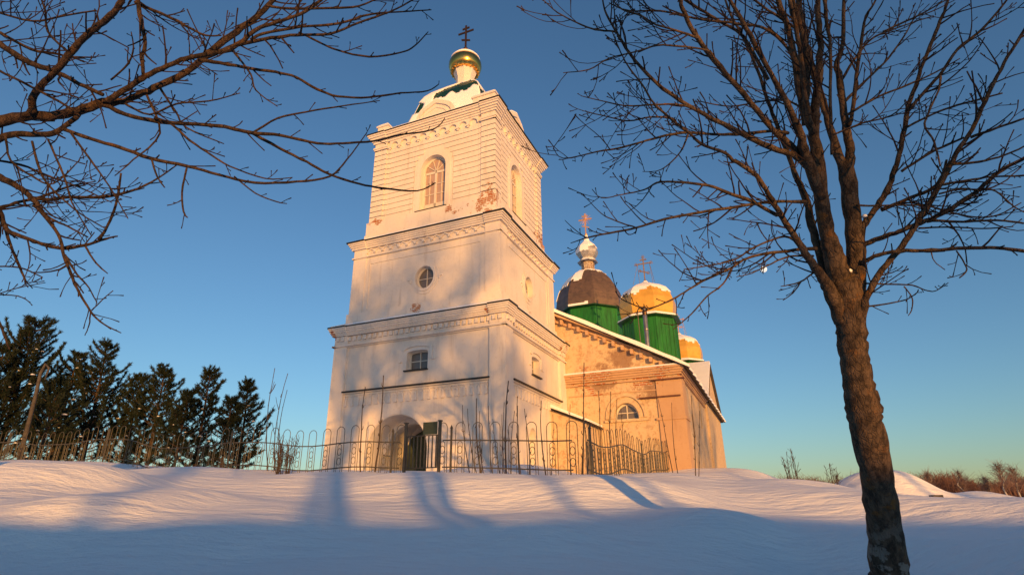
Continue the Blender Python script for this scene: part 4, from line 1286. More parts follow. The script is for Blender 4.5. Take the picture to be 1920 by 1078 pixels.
# bent snag among them
mb = MB(); P_ = [(40, 850), (52, 800), (66, 745), (76, 700), (86, 682), (92, 690), (84, 712)]
pts = [atY(u, v, 23) for u, v in P_]; b0 = pts[0].copy(); b0.z = gz(b0.x, b0.y) - .2; pts[0] = b0
mb.tube([p - b0 for p in pts], [.085, .08, .07, .06, .055, .045, .025], 8)
sg = mb.build('bent_tree', M_wood, None, True, b0); tag(sg, 'bare bent-over trunk hooked at its tip among the left pines', 'dead tree')

# ------------------------------------------------------------------ bare trees
class Tree:
    def __init__(s, seed): s.big = MB(); s.tw = MB(); s.r = random.Random(seed)
    def limb(s, pts, rads, sides=8, big=True, sub=4, jit=.004):
        """smooth tube through the points; returns the fine path"""
        P = [Vector(p) for p in pts]; n = len(P); out = []; ro = []
        for i in range(n - 1):
            p0, p1, p2, p3 = P[max(0, i - 1)], P[i], P[i + 1], P[min(n - 1, i + 2)]
            for k in range(sub):
                t = k / sub
                q = .5 * ((2 * p1) + (p2 - p0) * t + (2 * p0 - 5 * p1 + 4 * p2 - p3) * t * t + (3 * p1 - p0 - 3 * p2 + p3) * t ** 3)
                if i + k > 0: q = q + Vector((s.r.gauss(0, 1), s.r.gauss(0, 1), s.r.gauss(0, 1))) * jit * min(1, rads[i] * 30)
                out.append(q); ro.append((rads[i] * (1 - t) + rads[i + 1] * t) * (1 + s.r.uniform(-.06, .09)))
        out.append(P[-1]); ro.append(rads[-1])
        (s.big if big else s.tw).tube(out, ro, sides)
        return out, ro
    def twig(s, p, d, ln, r0, lvl, up=.12):
        """a crooked twig with swollen bud tips and side shoots"""
        r = s.r; seg = max(3, int(ln / .07)); pts = [p]; q = p.copy(); d = d.normalized(); curl = Vector((r.uniform(-1, 1), r.uniform(-1, 1), r.uniform(-.5, 1))) * .19
        for i in range(seg):
            d = (d + Vector((r.gauss(0, .065), r.gauss(0, .065), r.gauss(0, .065) + up * .5)) + curl * .5).normalized(); q = q + d * (ln / seg); pts.append(q.copy())
        rmin = .0033
        r0 = max(r0, .0042) if lvl > 0 or ln < .2 else r0
        rads = [max(rmin, r0 * (1 - .62 * i / seg)) for i in range(seg + 1)]
        rads[-1] = max(rads[-1] * 1.5, .0062); rads[-2] *= 1.15
        s.tw.tube(pts, rads, 4 if r0 > .007 else 3, cap=False)
        if lvl > 0:
            i = 1
            while i < seg:
                if r.random() < (.62 if lvl > 1 else .45):
                    dd = (pts[i + 1] - pts[i]).normalized(); pr = dd.cross(Vector((r.uniform(-1, 1), r.uniform(-1, 1), r.uniform(-1, 1)))).normalized()
                    l2 = ln * r.uniform(.22, .55) * (1 - .5 * i / seg)
                    if l2 > .03: s.twig(pts[i], dd * .75 + pr * r.uniform(.5, .95), l2, max(.0034, rads[i] * .7), lvl - 1, up)
                i += r.choice((1, 1, 2))
    def dress(s, path, rads, every=.16, lmin=.25, lmax=.9, lvl=2, start=.12, up=.12, bias=None):
        r = s.r; tot = sum((b - a).length for a, b in zip(path[:-1], path[1:])); acc = 0; nxt = tot * start
        for a, b, ra in zip(path[:-1], path[1:], rads):
            l = (b - a).length
            while acc + l > nxt:
                t = (nxt - acc) / max(l, 1e-6); p = a.lerp(b, t); k = nxt / tot; dd = (b - a).normalized()
                pr = dd.cross(Vector((r.uniform(-1, 1), r.uniform(-1, 1), r.uniform(-1, 1)))).normalized()
                if bias is not None: pr = (pr + bias * .5).normalized()
                ln = r.uniform(lmin, lmax) * (1 - .55 * k)
                if r.random() < .3: ln *= .3
                s.twig(p, dd * r.uniform(.5, 1.0) + pr * r.uniform(.5, 1.0), ln, min(ra * .55, .0085) * (.7 + .5 * r.random()) + .0012, lvl, up)
                nxt += every * r.uniform(.6, 1.5)
            acc += l

def trace(tr, pts, d0, d1, sides=6, big=True, dress=None, dpow=1.0, base=None):
    """limb through photo positions (u, v, width), its depth going from d0 to d1"""
    n = len(pts); P = []; Rr = []
    for i, q in enumerate(pts):
        k = (i / (n - 1)) ** dpow; d = d0 + (d1 - d0) * k
        P.append(at(q[0], q[1], d)); Rr.append(q[2] / 2 * .93 * d / FPX)
    if base is not None: P = [p - base for p in P]
    path, ra = tr.limb(P, Rr, sides, big)
    if dress: tr.dress(path, ra, **dress)
    return path

def W_(pts, w0, w1):   # same width profile for short notations
    n = len(pts); return [(u, v, w0 + (w1 - w0) * i / (n - 1)) for i, (u, v) in enumerate(pts)]

# ---- the big tree on the right
rt = Tree(11)
tb_ = at(1672, 1100, 6.0); gzt = gz(tb_.x, tb_.y); base = Vector((tb_.x, tb_.y, gzt))
bp0 = (tb_ - base)
tp = [(1668, 1078, 70), (1660, 1000, 67), (1651, 940, 61), (1638, 860, 62), (1622, 790, 62), (1617, 757, 66), (1609, 714, 54), (1602, 672, 54), (1598, 645, 56), (1596, 607, 56), (1590, 554, 64), (1579, 522, 66)]
P = [Vector((bp0.x + .03, bp0.y, -.45)), Vector((bp0.x + .01, bp0.y, .02))] + [at(u, v, 6.0) - base for u, v, w_ in tp]
Rr = [.32, .21] + [w_ / 2 * .92 * 6.0 / FPX for u, v, w_ in tp]
rt.limb(P, Rr, 18, True, 5, .004)
DR = dict(every=.085, lmin=.15, lmax=.82, lvl=2, start=.15)
DRb = dict(every=.10, lmin=.25, lmax=.95, lvl=2, start=.30)
DRs = dict(every=.11, lmin=.10, lmax=.42, lvl=1, start=.1)
def T(pts, d0, d1, sides=6, dress=DR): return trace(rt, pts, d0, d1, sides, True, dress, base=base)
# stems of the fork
T([(1588, 590, 44), (1574, 520, 46), (1562, 478, 37), (1554, 448, 30), (1544, 398, 26), (1536, 345, 27), (1532, 297, 26), (1526, 250, 20), (1529, 190, 16), (1535, 148, 14), (1538, 89, 11), (1535, 30, 10), (1534, -60, 8), (1536, -150, 5)], 6.0, 5.8, 12, DRb)
T([(1540, 372, 22), (1519, 315, 21), (1506, 280, 18), (1500, 250, 15), (1473, 190, 11), (1446, 140, 9), (1407, 68, 9), (1368, 0, 7), (1335, -60, 5), (1300, -120, 3)], 5.9, 5.0, 8)
T([(1515, 300, 18), (1493, 284, 14), (1470, 261, 12), (1445, 240, 11), (1395, 178, 11), (1350, 125, 11), (1309, 74, 10), (1285, 30, 9), (1276, 0, 8), (1262, -60, 5), (1240, -110, 3)], 5.85, 5.0, 8)
T([(1522, 318, 16), (1493, 293, 13), (1470, 286, 12), (1415, 264, 11), (1365, 237, 9), (1306, 208, 8), (1243, 166, 7), (1190, 113, 6), (1160, 68, 5), (1137, 27, 4), (1130, 0, 3), (1126, -40, 2)], 5.85, 4.9, 8)
T([(1548, 520, 20), (1538, 478, 17), (1526, 437, 16), (1511, 374, 14), (1496, 339, 11), (1481, 298, 10), (1458, 237, 8), (1440, 190, 7), (1421, 134, 6), (1395, 74, 5), (1371, 30, 5), (1350, -30, 3)], 6.05, 6.6, 8)
T([(1580, 600, 34), (1562, 556, 30), (1546, 528, 22), (1529, 502, 16), (1505, 466, 14), (1481, 430, 12), (1458, 392, 11), (1439, 362, 10), (1421, 333, 9), (1407, 321, 8), (1374, 300, 7), (1356, 285, 6), (1320, 273, 6), (1291, 249, 5), (1258, 223, 5), (1225, 193, 4), (1205, 160, 4), (1178, 125, 3), (1160, 90, 2.5), (1148, 60, 2)], 6.0, 4.9, 8)
T([(1462, 402, 9), (1451, 401, 8), (1415, 380, 8), (1365, 362, 7), (1335, 350, 6), (1297, 344, 5), (1252, 341, 4), (1231, 343, 4), (1208, 356, 3), (1166, 365, 2.4), (1128, 371, 2), (1110, 355, 1.5)], 5.8, 5.0, 6)
T([(1514, 379, 8), (1480, 378, 6), (1445, 379, 6), (1412, 383, 6), (1374, 389, 6), (1326, 396, 6), (1282, 404, 5), (1246, 411, 5), (1193, 427, 4.5), (1154, 435, 4), (1104, 445, 3), (1070, 456, 1.6)], 5.9, 5.0, 6)
T([(1193, 427, 3.5), (1154, 414, 3), (1128, 401, 2.5), (1104, 376, 1.6)], 5.25, 5.1, 4, DRs)
T([(1098, 446, 3), (1077, 430, 2.2), (1059, 413, 1.5)], 5.1, 5.05, 4, None)
T([(1515, 480, 7), (1480, 445, 5), (1445, 451, 4), (1410, 466, 4), (1383, 484, 3.5), (1341, 496, 3), (1282, 505, 1.8)], 5.95, 5.2, 5)
T([(1531, 466, 8), (1480, 470, 6), (1439, 475, 6), (1401, 484, 5), (1371, 502, 5), (1326, 523, 5), (1291, 543, 4), (1261, 561, 4), (1226, 576, 3), (1202, 576, 2.5), (1166, 561, 2.2), (1154, 546, 1.6)], 5.95, 5.1, 6)
T([(1525, 480, 5), (1480, 481, 4), (1439, 498, 3), (1410, 512, 2.5), (1381, 519, 1.6)], 5.9, 5.4, 5, DRs)
T([(1371, 505, 4), (1356, 532, 3.6), (1326, 555, 3.2), (1297, 588, 3), (1262, 618, 1.8)], 5.5, 5.2, 5, DRs)
T([(1526, 511, 3.6), (1499, 529, 3), (1464, 537, 1.8)], 5.9, 5.6, 4, DRs)
T([(1502, 528, 3), (1487, 549, 2.4), (1468, 563, 1.6)], 5.8, 5.7, 4, DRs)
T([(1478, 250, 7), (1445, 246, 6), (1380, 252, 6), (1335, 252, 5), (1291, 249, 5), (1249, 254, 5), (1202, 267, 4), (1166, 277, 4), (1119, 285, 3), (1056, 297, 2), (1037, 276, 1.5)], 5.9, 5.0, 6)
T([(1500, 120, 8), (1475, 89, 6), (1439, 56, 6), (1383, 45, 5), (1326, 39, 5), (1279, 30, 4), (1237, 21, 4), (1178, 21, 3), (1142, 6, 2)], 5.9, 5.1, 5)
T([(1309, 74, 5), (1291, 65, 5), (1231, 47, 4), (1202, 30, 4), (1166, 18, 3), (1140, -10, 2)], 5.3, 4.8, 5)
T([(1340, 115, 5), (1326, 95, 4), (1258, 86, 4), (1231, 86, 4), (1190, 98, 3), (1142, 110, 3), (1104, 131, 2.5), (1056, 137, 1.6)], 5.3, 4.8, 5)
T([(1310, 210, 5), (1276, 197, 4), (1225, 197, 4), (1178, 199, 3), (1142, 193, 2.6), (1089, 180, 1.6)], 5.3, 4.9, 5)
T([(1270, 236, 4), (1261, 223, 4), (1220, 220, 3.5), (1178, 227, 3), (1142, 220, 2.5), (1092, 208, 1.6)], 5.4, 5.0, 5)
T([(1158, 62, 4), (1148, 59, 4), (1116, 56, 3.5), (1083, 44, 3), (1045, 24, 2.4), (1018, 0, 1.6)], 5.0, 4.8, 5)
T([(1440, 150, 8), (1392, 68, 7), (1356, 45, 6), (1323, 24, 6), (1285, 0, 6), (1240, -40, 4)], 5.9, 5.3, 6)
T([(1291, 249, 4), (1276, 285, 3), (1240, 318, 2.4), (1205, 322, 1.6)], 5.4, 5.1, 4, DRs)
# centre verticals
T([(1524, 250, 16), (1511, 202, 14), (1514, 148, 12), (1510, 90, 11), (1498, 40, 9), (1487, 0, 8), (1478, -70, 5)], 5.85, 5.7, 8, DRb)
T([(1512, 235, 16), (1499, 166, 14), (1490, 113, 13), (1479, 59, 12), (1458, 0, 10), (1430, -60, 7), (1400, -130, 4)], 5.9, 5.6, 8, DRb)
T([(1518, 215, 11), (1508, 166, 9), (1499, 89, 9), (1487, 30, 9), (1481, 0, 8), (1470, -80, 5)], 5.7, 5.2, 7, DRb)
# right stem
T([(1598, 590, 46), (1602, 530, 42), (1606, 493, 34), (1603, 448, 34), (1597, 398, 30), (1591, 345, 30), (1585, 305, 28)], 6.0, 6.0, 12, None)
T([(1588, 318, 22), (1594, 290, 18), (1588, 252, 16), (1582, 214, 15), (1574, 148, 13), (1568, 122, 11), (1579, 89, 8), (1582, 30, 7), (1583, -30, 6), (1590, -100, 3)], 6.0, 6.2, 9, DRb)
T([(1583, 320, 20), (1571, 288, 17), (1556, 237, 15), (1544, 193, 14), (1526, 142, 12), (1516, 95, 12), (1508, 59, 12), (1499, 18, 11), (1492, -40, 8), (1480, -120, 4)], 6.0, 6.3, 9, DRb)
T([(1560, 290, 6), (1559, 252, 6), (1556, 178, 6), (1557, 89, 6), (1550, 45, 7), (1547, 0, 7), (1545, -80, 4)], 5.7, 5.3, 6)
T([(1592, 235, 9), (1597, 220, 8), (1603, 166, 8), (1609, 119, 7), (1618, 59, 6), (1624, 30, 5), (1642, 0, 4), (1655, -50, 3)], 6.0, 5.8, 6)
T([(1610, 455, 16), (1618, 425, 14), (1639, 395, 12), (1660, 362, 12), (1674, 330, 11), (1683, 300, 10), (1692, 267, 10), (1701, 208, 9), (1716, 163, 8), (1731, 119, 7), (1749, 74, 7), (1767, 30, 6), (1778, 0, 5), (1795, -60, 3)], 6.0, 5.5, 8)
T([(1703, 208, 7), (1737, 169, 6), (1767, 134, 6), (1796, 92, 5), (1841, 56, 5), (1879, 12, 4), (1910, -30, 2)], 5.7, 5.2, 6)
T([(1608, 470, 14), (1624, 457, 11), (1648, 448, 10), (1677, 437, 9), (1716, 422, 9), (1755, 407, 9), (1796, 383, 9), (1838, 353, 8), (1870, 324, 8), (1915, 300, 7), (1965, 270, 5)], 6.0, 5.1, 7)
T([(1604, 640, 26), (1610, 600, 22), (1618, 580, 18), (1630, 543, 13), (1663, 496, 12), (1692, 460, 12), (1716, 425, 11), (1743, 380, 11), (1767, 339, 10), (1784, 306, 10), (1796, 282, 9), (1823, 243, 8), (1847, 190, 8), (1870, 142, 7), (1897, 95, 6), (1920, 59, 6), (1945, 10, 4)], 6.0, 5.0, 8)
T([(1652, 394, 8), (1707, 371, 7), (1749, 353, 7), (1767, 328, 6), (1775, 300, 4)], 5.9, 5.5, 6)
T([(1608, 498, 10), (1621, 490, 9), (1648, 478, 8), (1686, 471, 8), (1746, 469, 7), (1811, 465, 7), (1870, 465, 7), (1920, 471, 7), (1970, 480, 5)], 6.0, 5.0, 7, dict(every=.14, lmin=.08, lmax=.40, lvl=1, start=.2))
T([(1740, 416, 6), (1755, 414, 6), (1811, 416, 5), (1870, 413, 4.5), (1920, 419, 4)], 5.6, 5.1, 5)
T([(1722, 428, 4), (1781, 426, 3.5), (1841, 429, 3), (1900, 425, 2.4)], 5.6, 5.2, 5, DRs)
T([(1605, 386, 5), (1640, 386, 4), (1692, 385, 4), (1737, 386, 4), (1781, 398, 3.6), (1826, 407, 3.2), (1870, 404, 3), (1915, 380, 2)], 5.9, 5.2, 5)
T([(1784, 309, 6), (1835, 304, 5), (1885, 291, 4), (1930, 270, 3)], 5.4, 5.0, 5)
T([(1764, 347, 6), (1811, 339, 5), (1860, 332, 4), (1915, 330, 4), (1950, 325, 3)], 5.5, 5.0, 5)
T([(1760, 364, 4), (1796, 356, 4), (1838, 356, 4), (1867, 359, 3.5), (1903, 389, 3), (1925, 400, 2)], 5.5, 5.1, 5, DRs)
T([(1700, 239, 5), (1737, 220, 4), (1781, 202, 4), (1835, 187, 4), (1880, 175, 3)], 5.7, 5.2, 5)
T([(1590, 215, 6), (1606, 205, 5), (1648, 181, 4), (1701, 160, 4), (1752, 137, 3), (1800, 110, 2)], 5.9, 5.3, 5)
T([(1560, 254, 4), (1618, 231, 3.5), (1671, 217, 3), (1701, 190, 2)], 5.8, 5.3, 5)
T([(1820, 258, 6), (1870, 240, 5), (1920, 223, 4)], 5.3, 5.0, 5)
T([(1690, 322, 6), (1737, 291, 5), (1775, 273, 5), (1808, 258, 4)], 5.7, 5.4, 5)
T([(1618, 531, 4), (1663, 533, 3), (1710, 535, 3), (1735, 544, 2.6), (1752, 546, 2.4), (1770, 536, 2), (1778, 530, 1.8)], 5.9, 5.5, 4, DRs)
T([(1624, 575, 4), (1666, 569, 3), (1701, 561, 2.5), (1722, 546, 2)], 5.9, 5.6, 4, DRs)
T([(1695, 537, 3), (1710, 558, 2.6), (1710, 579, 2.4), (1703, 592, 1.8)], 5.7, 5.7, 4, DRs)
T([(1746, 472, 3), (1752, 490, 2.6), (1772, 506, 2.4)], 5.5, 5.4, 4, None)
T([(1793, 470, 4), (1808, 493, 3.4), (1812, 508, 3), (1799, 521, 2.6)], 5.4, 5.3, 4, DRs)
T([(1763, 142, 5), (1760, 169, 4), (1740, 214, 4), (1734, 237, 4), (1752, 267, 4), (1763, 312, 3)], 5.2, 5.0, 5, DRs)
T([(1655, 60, 4), (1700, 40, 4), (1740, 20, 3), (1790, -10, 2)], 5.6, 5.2, 5)
T([(1585, 190, 6), (1625, 150, 5), (1665, 110, 4), (1700, 60, 3), (1720, 20, 2)], 6.2, 6.6, 5)
T([(1578, 150, 6), (1610, 100, 5), (1640, 70, 4), (1690, 50, 3), (1750, 30, 2)], 6.1, 6.6, 5)
T([(1540, 230, 5), (1480, 190, 4), (1430, 190, 3.5), (1370, 200, 3), (1310, 190, 2)], 6.0, 6.6, 5)
T([(1500, 60, 6), (1440, 20, 5), (1400, -10, 4), (1350, -30, 3)], 5.8, 5.4, 5)
big_tree = thing('bare_tree', 'large leafless tree on the right, trunk forking low into many upswept stems', 'tree', tuple(base))
rt.big.build('trunk', M_bark, big_tree, True)
rt.tw.build('crown', M_twig, big_tree, False)
cs = MB()
for (u, v, s, d_) in ((1590, 508, .04, 5.93), (1621, 405, .028, 5.93)):
    p = at(u, v, d_) - base
    cs.lathe([(s * .9, p.z - s * .5), (s, p.z), (s * .6, p.z + s * .5), (s * .15, p.z + s * .65)], 8, p.x, p.y)
tag(cs.build('lodged_snow', M_rsnow, big_tree, True), None, None, kind='stuff')

# ---- the tree whose branches reach in from the left
lt = Tree(23)
LB = Vector((-7.6, 4.2, 0)); LB.z = gz(LB.x, LB.y)
def TL(pts, d0, d1, sides=6, dress=DR): return trace(lt, pts, d0, d1, sides, True, dress, base=LB)
zfork = at(0, 228, 5.2).z - LB.z
lt.limb([Vector((0, 0, -.35)), Vector((.02, 0, .1)), Vector((.05, .03, 1.2)), Vector((0, .05, 2.4)), Vector((-.1, .1, 3.6)), Vector((-.15, .1, 5.0)), Vector((-.05, .1, 6.6)), Vector((.1, 0, 8.2))], [.36, .29, .25, .24, .22, .17, .11, .05], 16, True, 4)
def from_trunk(z, u, v, d, w0, extra=None):
    """root of a limb: from the trunk at height z to the frame's left edge"""
    e = at(u, v, d) - LB; s_ = Vector((-.05, .07, z)); mid = s_.lerp(e, .5) + Vector((0, 0, .12))
    lt.limb([s_, mid, e], [w0 * .75 * d / FPX, w0 * .6 * d / FPX, w0 / 2 * d / FPX], 9, True, 4)
DL = dict(every=.085, lmin=.15, lmax=.80, lvl=2, start=.05)
DLs = dict(every=.085, lmin=.08, lmax=.42, lvl=1, start=.12)
DLt = dict(every=.20, lmin=.06, lmax=.34, lvl=2, start=.2)
from_trunk(3.6, -10, 232, 5.0, 26)
TL([(-15, 233, 26), (0, 228, 24), (59, 218, 19), (104, 217, 18), (148, 208, 18), (193, 193, 18), (231, 190, 13), (267, 175, 13), (312, 154, 13), (356, 131, 12), (386, 104, 12), (431, 68, 13), (478, 35, 11), (513, 0, 9), (560, -50, 5)], 5.0, 5.6, 10, DL)
TL([(195, 192, 13), (210, 184, 12), (252, 157, 11), (282, 139, 10), (326, 119, 9), (356, 108, 9), (430, 93, 10), (478, 58, 8), (517, 43, 7), (564, 27, 6), (603, 0, 5), (640, -40, 3)], 5.15, 5.0, 8, DL)
TL([(380, 110, 9), (410, 98, 9), (447, 84, 8), (509, 72, 7), (556, 66, 6), (618, 64, 5), (673, 43, 4.5), (731, 23, 3.5), (774, 0, 3), (800, -20, 2)], 5.4, 5.2, 6, DLs)
TL([(470, 75, 6), (493, 64, 6), (564, 51, 5), (634, 45, 5), (696, 27, 4), (751, 23, 3), (809, 19, 2)], 5.4, 5.6, 6, DLs)
TL([(500, 10, 6), (532, 16, 5), (618, 16, 5), (673, 12, 4), (720, -10, 3)], 5.4, 5.5, 5, DLs)
TL([(62, 212, 15), (61, 184, 14), (77, 160, 12), (110, 128, 12), (148, 80, 13), (178, 53, 13), (208, 30, 12), (228, 0, 10), (255, -60, 6)], 5.05, 4.6, 8, DL)
from_trunk(4.6, -10, 75, 5.2, 13)
TL([(-15, 75, 12), (0, 83, 12), (36, 107, 12), (65, 122, 11), (110, 137, 9), (148, 157, 8), (193, 178, 8)], 5.2, 5.1, 7, DL)
TL([(-15, 52, 6), (0, 62, 6), (59, 93, 6), (104, 101, 5), (134, 107, 4), (180, 108, 3)], 5.5, 5.8, 6, DL)
TL([(-15, 128, 5), (0, 134, 5), (47, 157, 5), (98, 184, 5), (145, 211, 4)], 4.8, 4.9, 5, DLs)
TL([(256, -40, 9), (258, 0, 9), (264, 39, 9), (272, 80, 8), (267, 110, 8), (269, 142, 7)], 5.0, 5.1, 6, DLs)
TL([(255, 5, 8), (267, 12, 7), (312, 30, 6), (356, 53, 5), (386, 67, 4), (415, 67, 3)], 5.0, 5.4, 6, DL)
from_trunk(3.2, -10, 268, 5.1, 14)
TL([(-15, 270, 14), (0, 261, 14), (30, 252, 12), (89, 252, 11), (119, 240, 10), (148, 215, 9)], 5.1, 5.05, 8, DLs)
TL([(118, 242, 8), (172, 261, 7), (223, 276, 7), (282, 297, 7), (350, 312, 6), (411, 328, 5), (478, 343, 5), (556, 341, 4.6), (618, 331, 4), (650, 300, 3), (688, 249, 1.8)], 5.05, 5.5, 6, DLt)
TL([(196, 198, 9), (252, 220, 8), (312, 230, 8), (386, 234, 7), (430, 240, 7), (470, 249, 7), (529, 255, 6), (595, 269, 5), (642, 269, 4.4), (700, 265, 4), (751, 253, 3.4), (797, 247, 3), (821, 238, 2.4), (834, 222, 1.8)], 5.15, 5.7, 6, DLt)
TL([(468, 248, 7), (478, 253, 6), (540, 286, 5.5), (575, 304, 5), (618, 327, 5), (673, 345, 4.4), (719, 353, 4), (782, 358, 3), (817, 343, 1.8)], 5.4, 5.9, 6, DLt)
TL([(474, 249, 5), (521, 222, 4), (575, 210, 3.6), (642, 199, 3), (712, 189, 1.8)], 5.4, 5.2, 5, DLt)
TL([(372, 112, 8), (400, 117, 7), (458, 127, 6), (517, 136, 5.5), (556, 146, 5), (595, 168, 5), (634, 181, 4.4), (692, 183, 4), (751, 175, 3.4), (801, 171, 2.6), (823, 158, 1.8)], 5.3, 5.9, 6, DLt)
TL([(560, 62, 5), (571, 66, 4.4), (603, 82, 4), (634, 95, 4), (692, 107, 4), (751, 99, 3.4), (778, 86, 3), (803, 60, 1.8)], 5.4, 5.6, 5, DLt)
TL([(290, 222, 6), (323, 234, 5), (356, 264, 4.6), (398, 292, 4), (431, 312, 3.6), (497, 335, 3), (548, 333, 1.8)], 5.2, 5.0, 5, DLt)
TL([(439, 331, 3.4), (478, 362, 3), (517, 378, 2.6), (538, 382, 1.8)], 5.2, 5.2, 5, DLt)
TL([(350, 315, 4), (341, 360, 4), (344, 397, 3.4), (352, 408, 2.4)], 5.2, 5.2, 5, DLt)
TL([(284, 298, 4), (294, 330, 3.4), (309, 352, 2.4)], 5.1, 5.1, 5, DLt)
TL([(208, 150, 4), (240, 120, 4), (250, 90, 3), (246, 60, 2)], 5.1, 4.9, 5, DLs)
TL([(440, 100, 5), (470, 140, 4), (480, 170, 3), (520, 200, 2)], 5.3, 5.1, 5, DLs)
TL([(300, 165, 5), (330, 210, 4), (350, 240, 3.4), (420, 270, 2)], 5.3, 5.6, 5, DLs)
TL([(235, 195, 5), (280, 215, 4), (330, 195, 4), (390, 190, 3), (450, 175, 2)], 5.2, 4.8, 5, DLs)
TL([(275, 178, 5), (300, 250, 4), (250, 300, 3), (215, 330, 2)], 5.2, 5.0, 5, DLs)
# the drooping lower bunch
from_trunk(2.9, -10, 330, 5.3, 13)
TL([(-15, 325, 13), (0, 333, 13), (33, 350, 11), (60, 372, 10), (80, 400, 8), (110, 440, 6), (120, 480, 6), (134, 514, 6), (144, 540, 5), (170, 584, 4), (194, 607, 3), (227, 624, 1.8)], 5.3, 5.0, 8, DLs)
TL([(58, 371, 8), (92, 374, 7), (127, 370, 6), (187, 370, 6), (234, 362, 5), (284, 342, 4), (334, 308, 2)], 5.25, 5.3, 6, DLs)
TL([(-15, 394, 10), (0, 397, 10), (13, 430, 9), (50, 447, 7), (110, 465, 7), (160, 460, 6), (190, 450, 5), (220, 443, 3)], 5.4, 5.1, 7, DL)
TL([(3, 405, 7), (20, 460, 5), (37, 500, 5), (50, 530, 3)], 5.4, 5.3, 6, DL)
TL([(186, 450, 6), (207, 413, 5), (220, 373, 5), (227, 325, 4)], 5.1, 4.9, 5, DLt)
TL([(-15, 398, 7), (0, 390, 7), (40, 378, 6), (80, 368, 5), (130, 350, 4), (180, 340, 2)], 5.4, 5.8, 6, DL)
TL([(160, 462, 4), (180, 493, 3.6), (202, 513, 2)], 5.1, 5.1, 5, DLt)
TL([(122, 478, 5), (144, 514, 4), (167, 540, 3), (182, 569, 1.8)], 5.1, 4.9, 5, DLs)
TL([(170, 585, 3.4), (167, 610, 2.6), (159, 629, 1.8)], 5.0, 5.0, 4, None)
TL([(172, 582, 3), (194, 560, 2.4), (212, 545, 2.2)], 5.0, 5.0, 4, DLt)
TL([(-15, 500, 3), (37, 502, 3), (80, 520, 1.8)], 5.4, 5.2, 4, DLs)
TL([(-15, 555, 3), (33, 540, 2.4), (85, 530, 1.6)], 5.5, 5.3, 4, DLs)
TL([(-15, 552, 2.6), (33, 555, 2.2), (57, 567, 1.6)], 5.5, 5.4, 4, DLs)
TL([(-10, 590, 6), (0, 607, 5), (10, 634, 4), (18, 655, 3)], 5.3, 5.3, 5, DLt)
TL([(60, 265, 5), (75, 320, 4.4), (100, 357, 4), (150, 400, 3), (200, 430, 2)], 5.1, 5.0, 5, DL)
TL([(90, 262, 4), (120, 330, 4), (135, 380, 3), (170, 440, 2)], 5.0, 4.8, 5, DL)
TL([(-10, 300, 5), (40, 310, 5), (90, 330, 4), (150, 352, 3), (210, 380, 2)], 5.4, 5.6, 5, DL)
TL([(62, 385, 6), (95, 410, 5), (127, 425, 4), (165, 445, 3)], 5.2, 5.3, 5, DLs)
TL([(130, 245, 5), (170, 300, 4), (205, 350, 3), (240, 410, 2)], 5.0, 4.7, 5, DLs)
TL([(10, 254, 5), (20, 300, 4), (60, 330, 4), (100, 345, 3), (150, 300, 2)], 5.0, 5.1, 5, DL)
TL([(-15, 20, 5), (60, 40, 4), (120, 30, 4), (180, 20, 3)], 5.3, 5.0, 5, DL)
TL([(130, 100, 5), (90, 60, 4), (85, 20, 4), (70, -20, 3)], 5.0, 4.8, 5, DL)
left_tree = thing('bare_tree', 'leafless tree reaching in from the left edge with long drooping branches', 'tree', tuple(LB))
lt.big.build('limbs', M_bark2, left_tree, True)
lt.tw.build('crown', M_twig, left_tree, False)

# ---- trees on the lane behind the camera: they throw the dappled shade on the tower
def wild_tree(seed, h, lvl=4):
    t = Tree(seed); r = t.r
    def grow(p, d, l, rad, k):
        n = 5; pts = [p]; q = p.copy()
        for i in range(n): d = (d + Vector((r.gauss(0, .10), r.gauss(0, .10), .05))).normalized(); q = q + d * l / n; pts.append(q.copy())
        t.limb(pts, [rad * (1 - .45 * i / n) for i in range(n + 1)], 7 if rad > .05 else 5, True, 2)
        if k == 0:
            t.dress(pts, [.03] * n, every=.55, lmin=.4, lmax=1.1, lvl=1, start=.05); return
        for _ in range(r.choice((3, 4))):
            i = r.choice((2, 3, 4, 5)); dd = (d + Vector((r.gauss(0, .55), r.gauss(0, .55), r.gauss(.15, .2)))).normalized()
            grow(pts[i], dd, l * r.uniform(.58, .82), rad * .56, k - 1)
    grow(Vector((0, 0, -.3)), Vector((0, 0, 1)), h * .34, .13 * h / 10, lvl)
    return t
BT = [(41, -.4, 10.5, 51), (47, -2.2, 14, 52), (58, -.9, 18, 51), (66, -2.6, 18.5, 52), (76, -4.6, 16, 51), (62, 3.6, 12, 52), (52, 1.6, 10, 51), (60, 12.4, 11, 52), (66, 15.6, 12, 51), (50, 14.0, 8.5, 52)]  # last three, out of view, added to shade the nave's side wall
protos = {}
tgt = W(0, -3.2)
for i, (dist, off, h, sd) in enumerate(BT):
    p = Vector((tgt.x, tgt.y, 0)) + Vector((math.sin(SUN_AZ), -math.cos(SUN_AZ), 0)) * dist + Vector((math.cos(SUN_AZ), math.sin(SUN_AZ), 0)) * off
    if sd not in protos:
        w_ = wild_tree(sd, h)
        root = thing('bare_tree', 'leafless tree on the lane behind the photographer, outside the photo', 'tree', (p.x, p.y, gz(p.x, p.y)), 0, 'trees along the lane behind the photographer')
        a = w_.big.build('trunk', M_bark2, root, True); b = w_.tw.build('crown', M_twig, root); protos[sd] = (root, h)
    else:
        src, h0 = protos[sd]; root = src.copy(); C.objects.link(root); root.location = (p.x, p.y, gz(p.x, p.y)); root.scale = (h / h0,) * 3; root.rotation_euler = (0, 0, 2.1 * i)
        for ch in src.children: c = ch.copy(); C.objects.link(c); c.parent = root

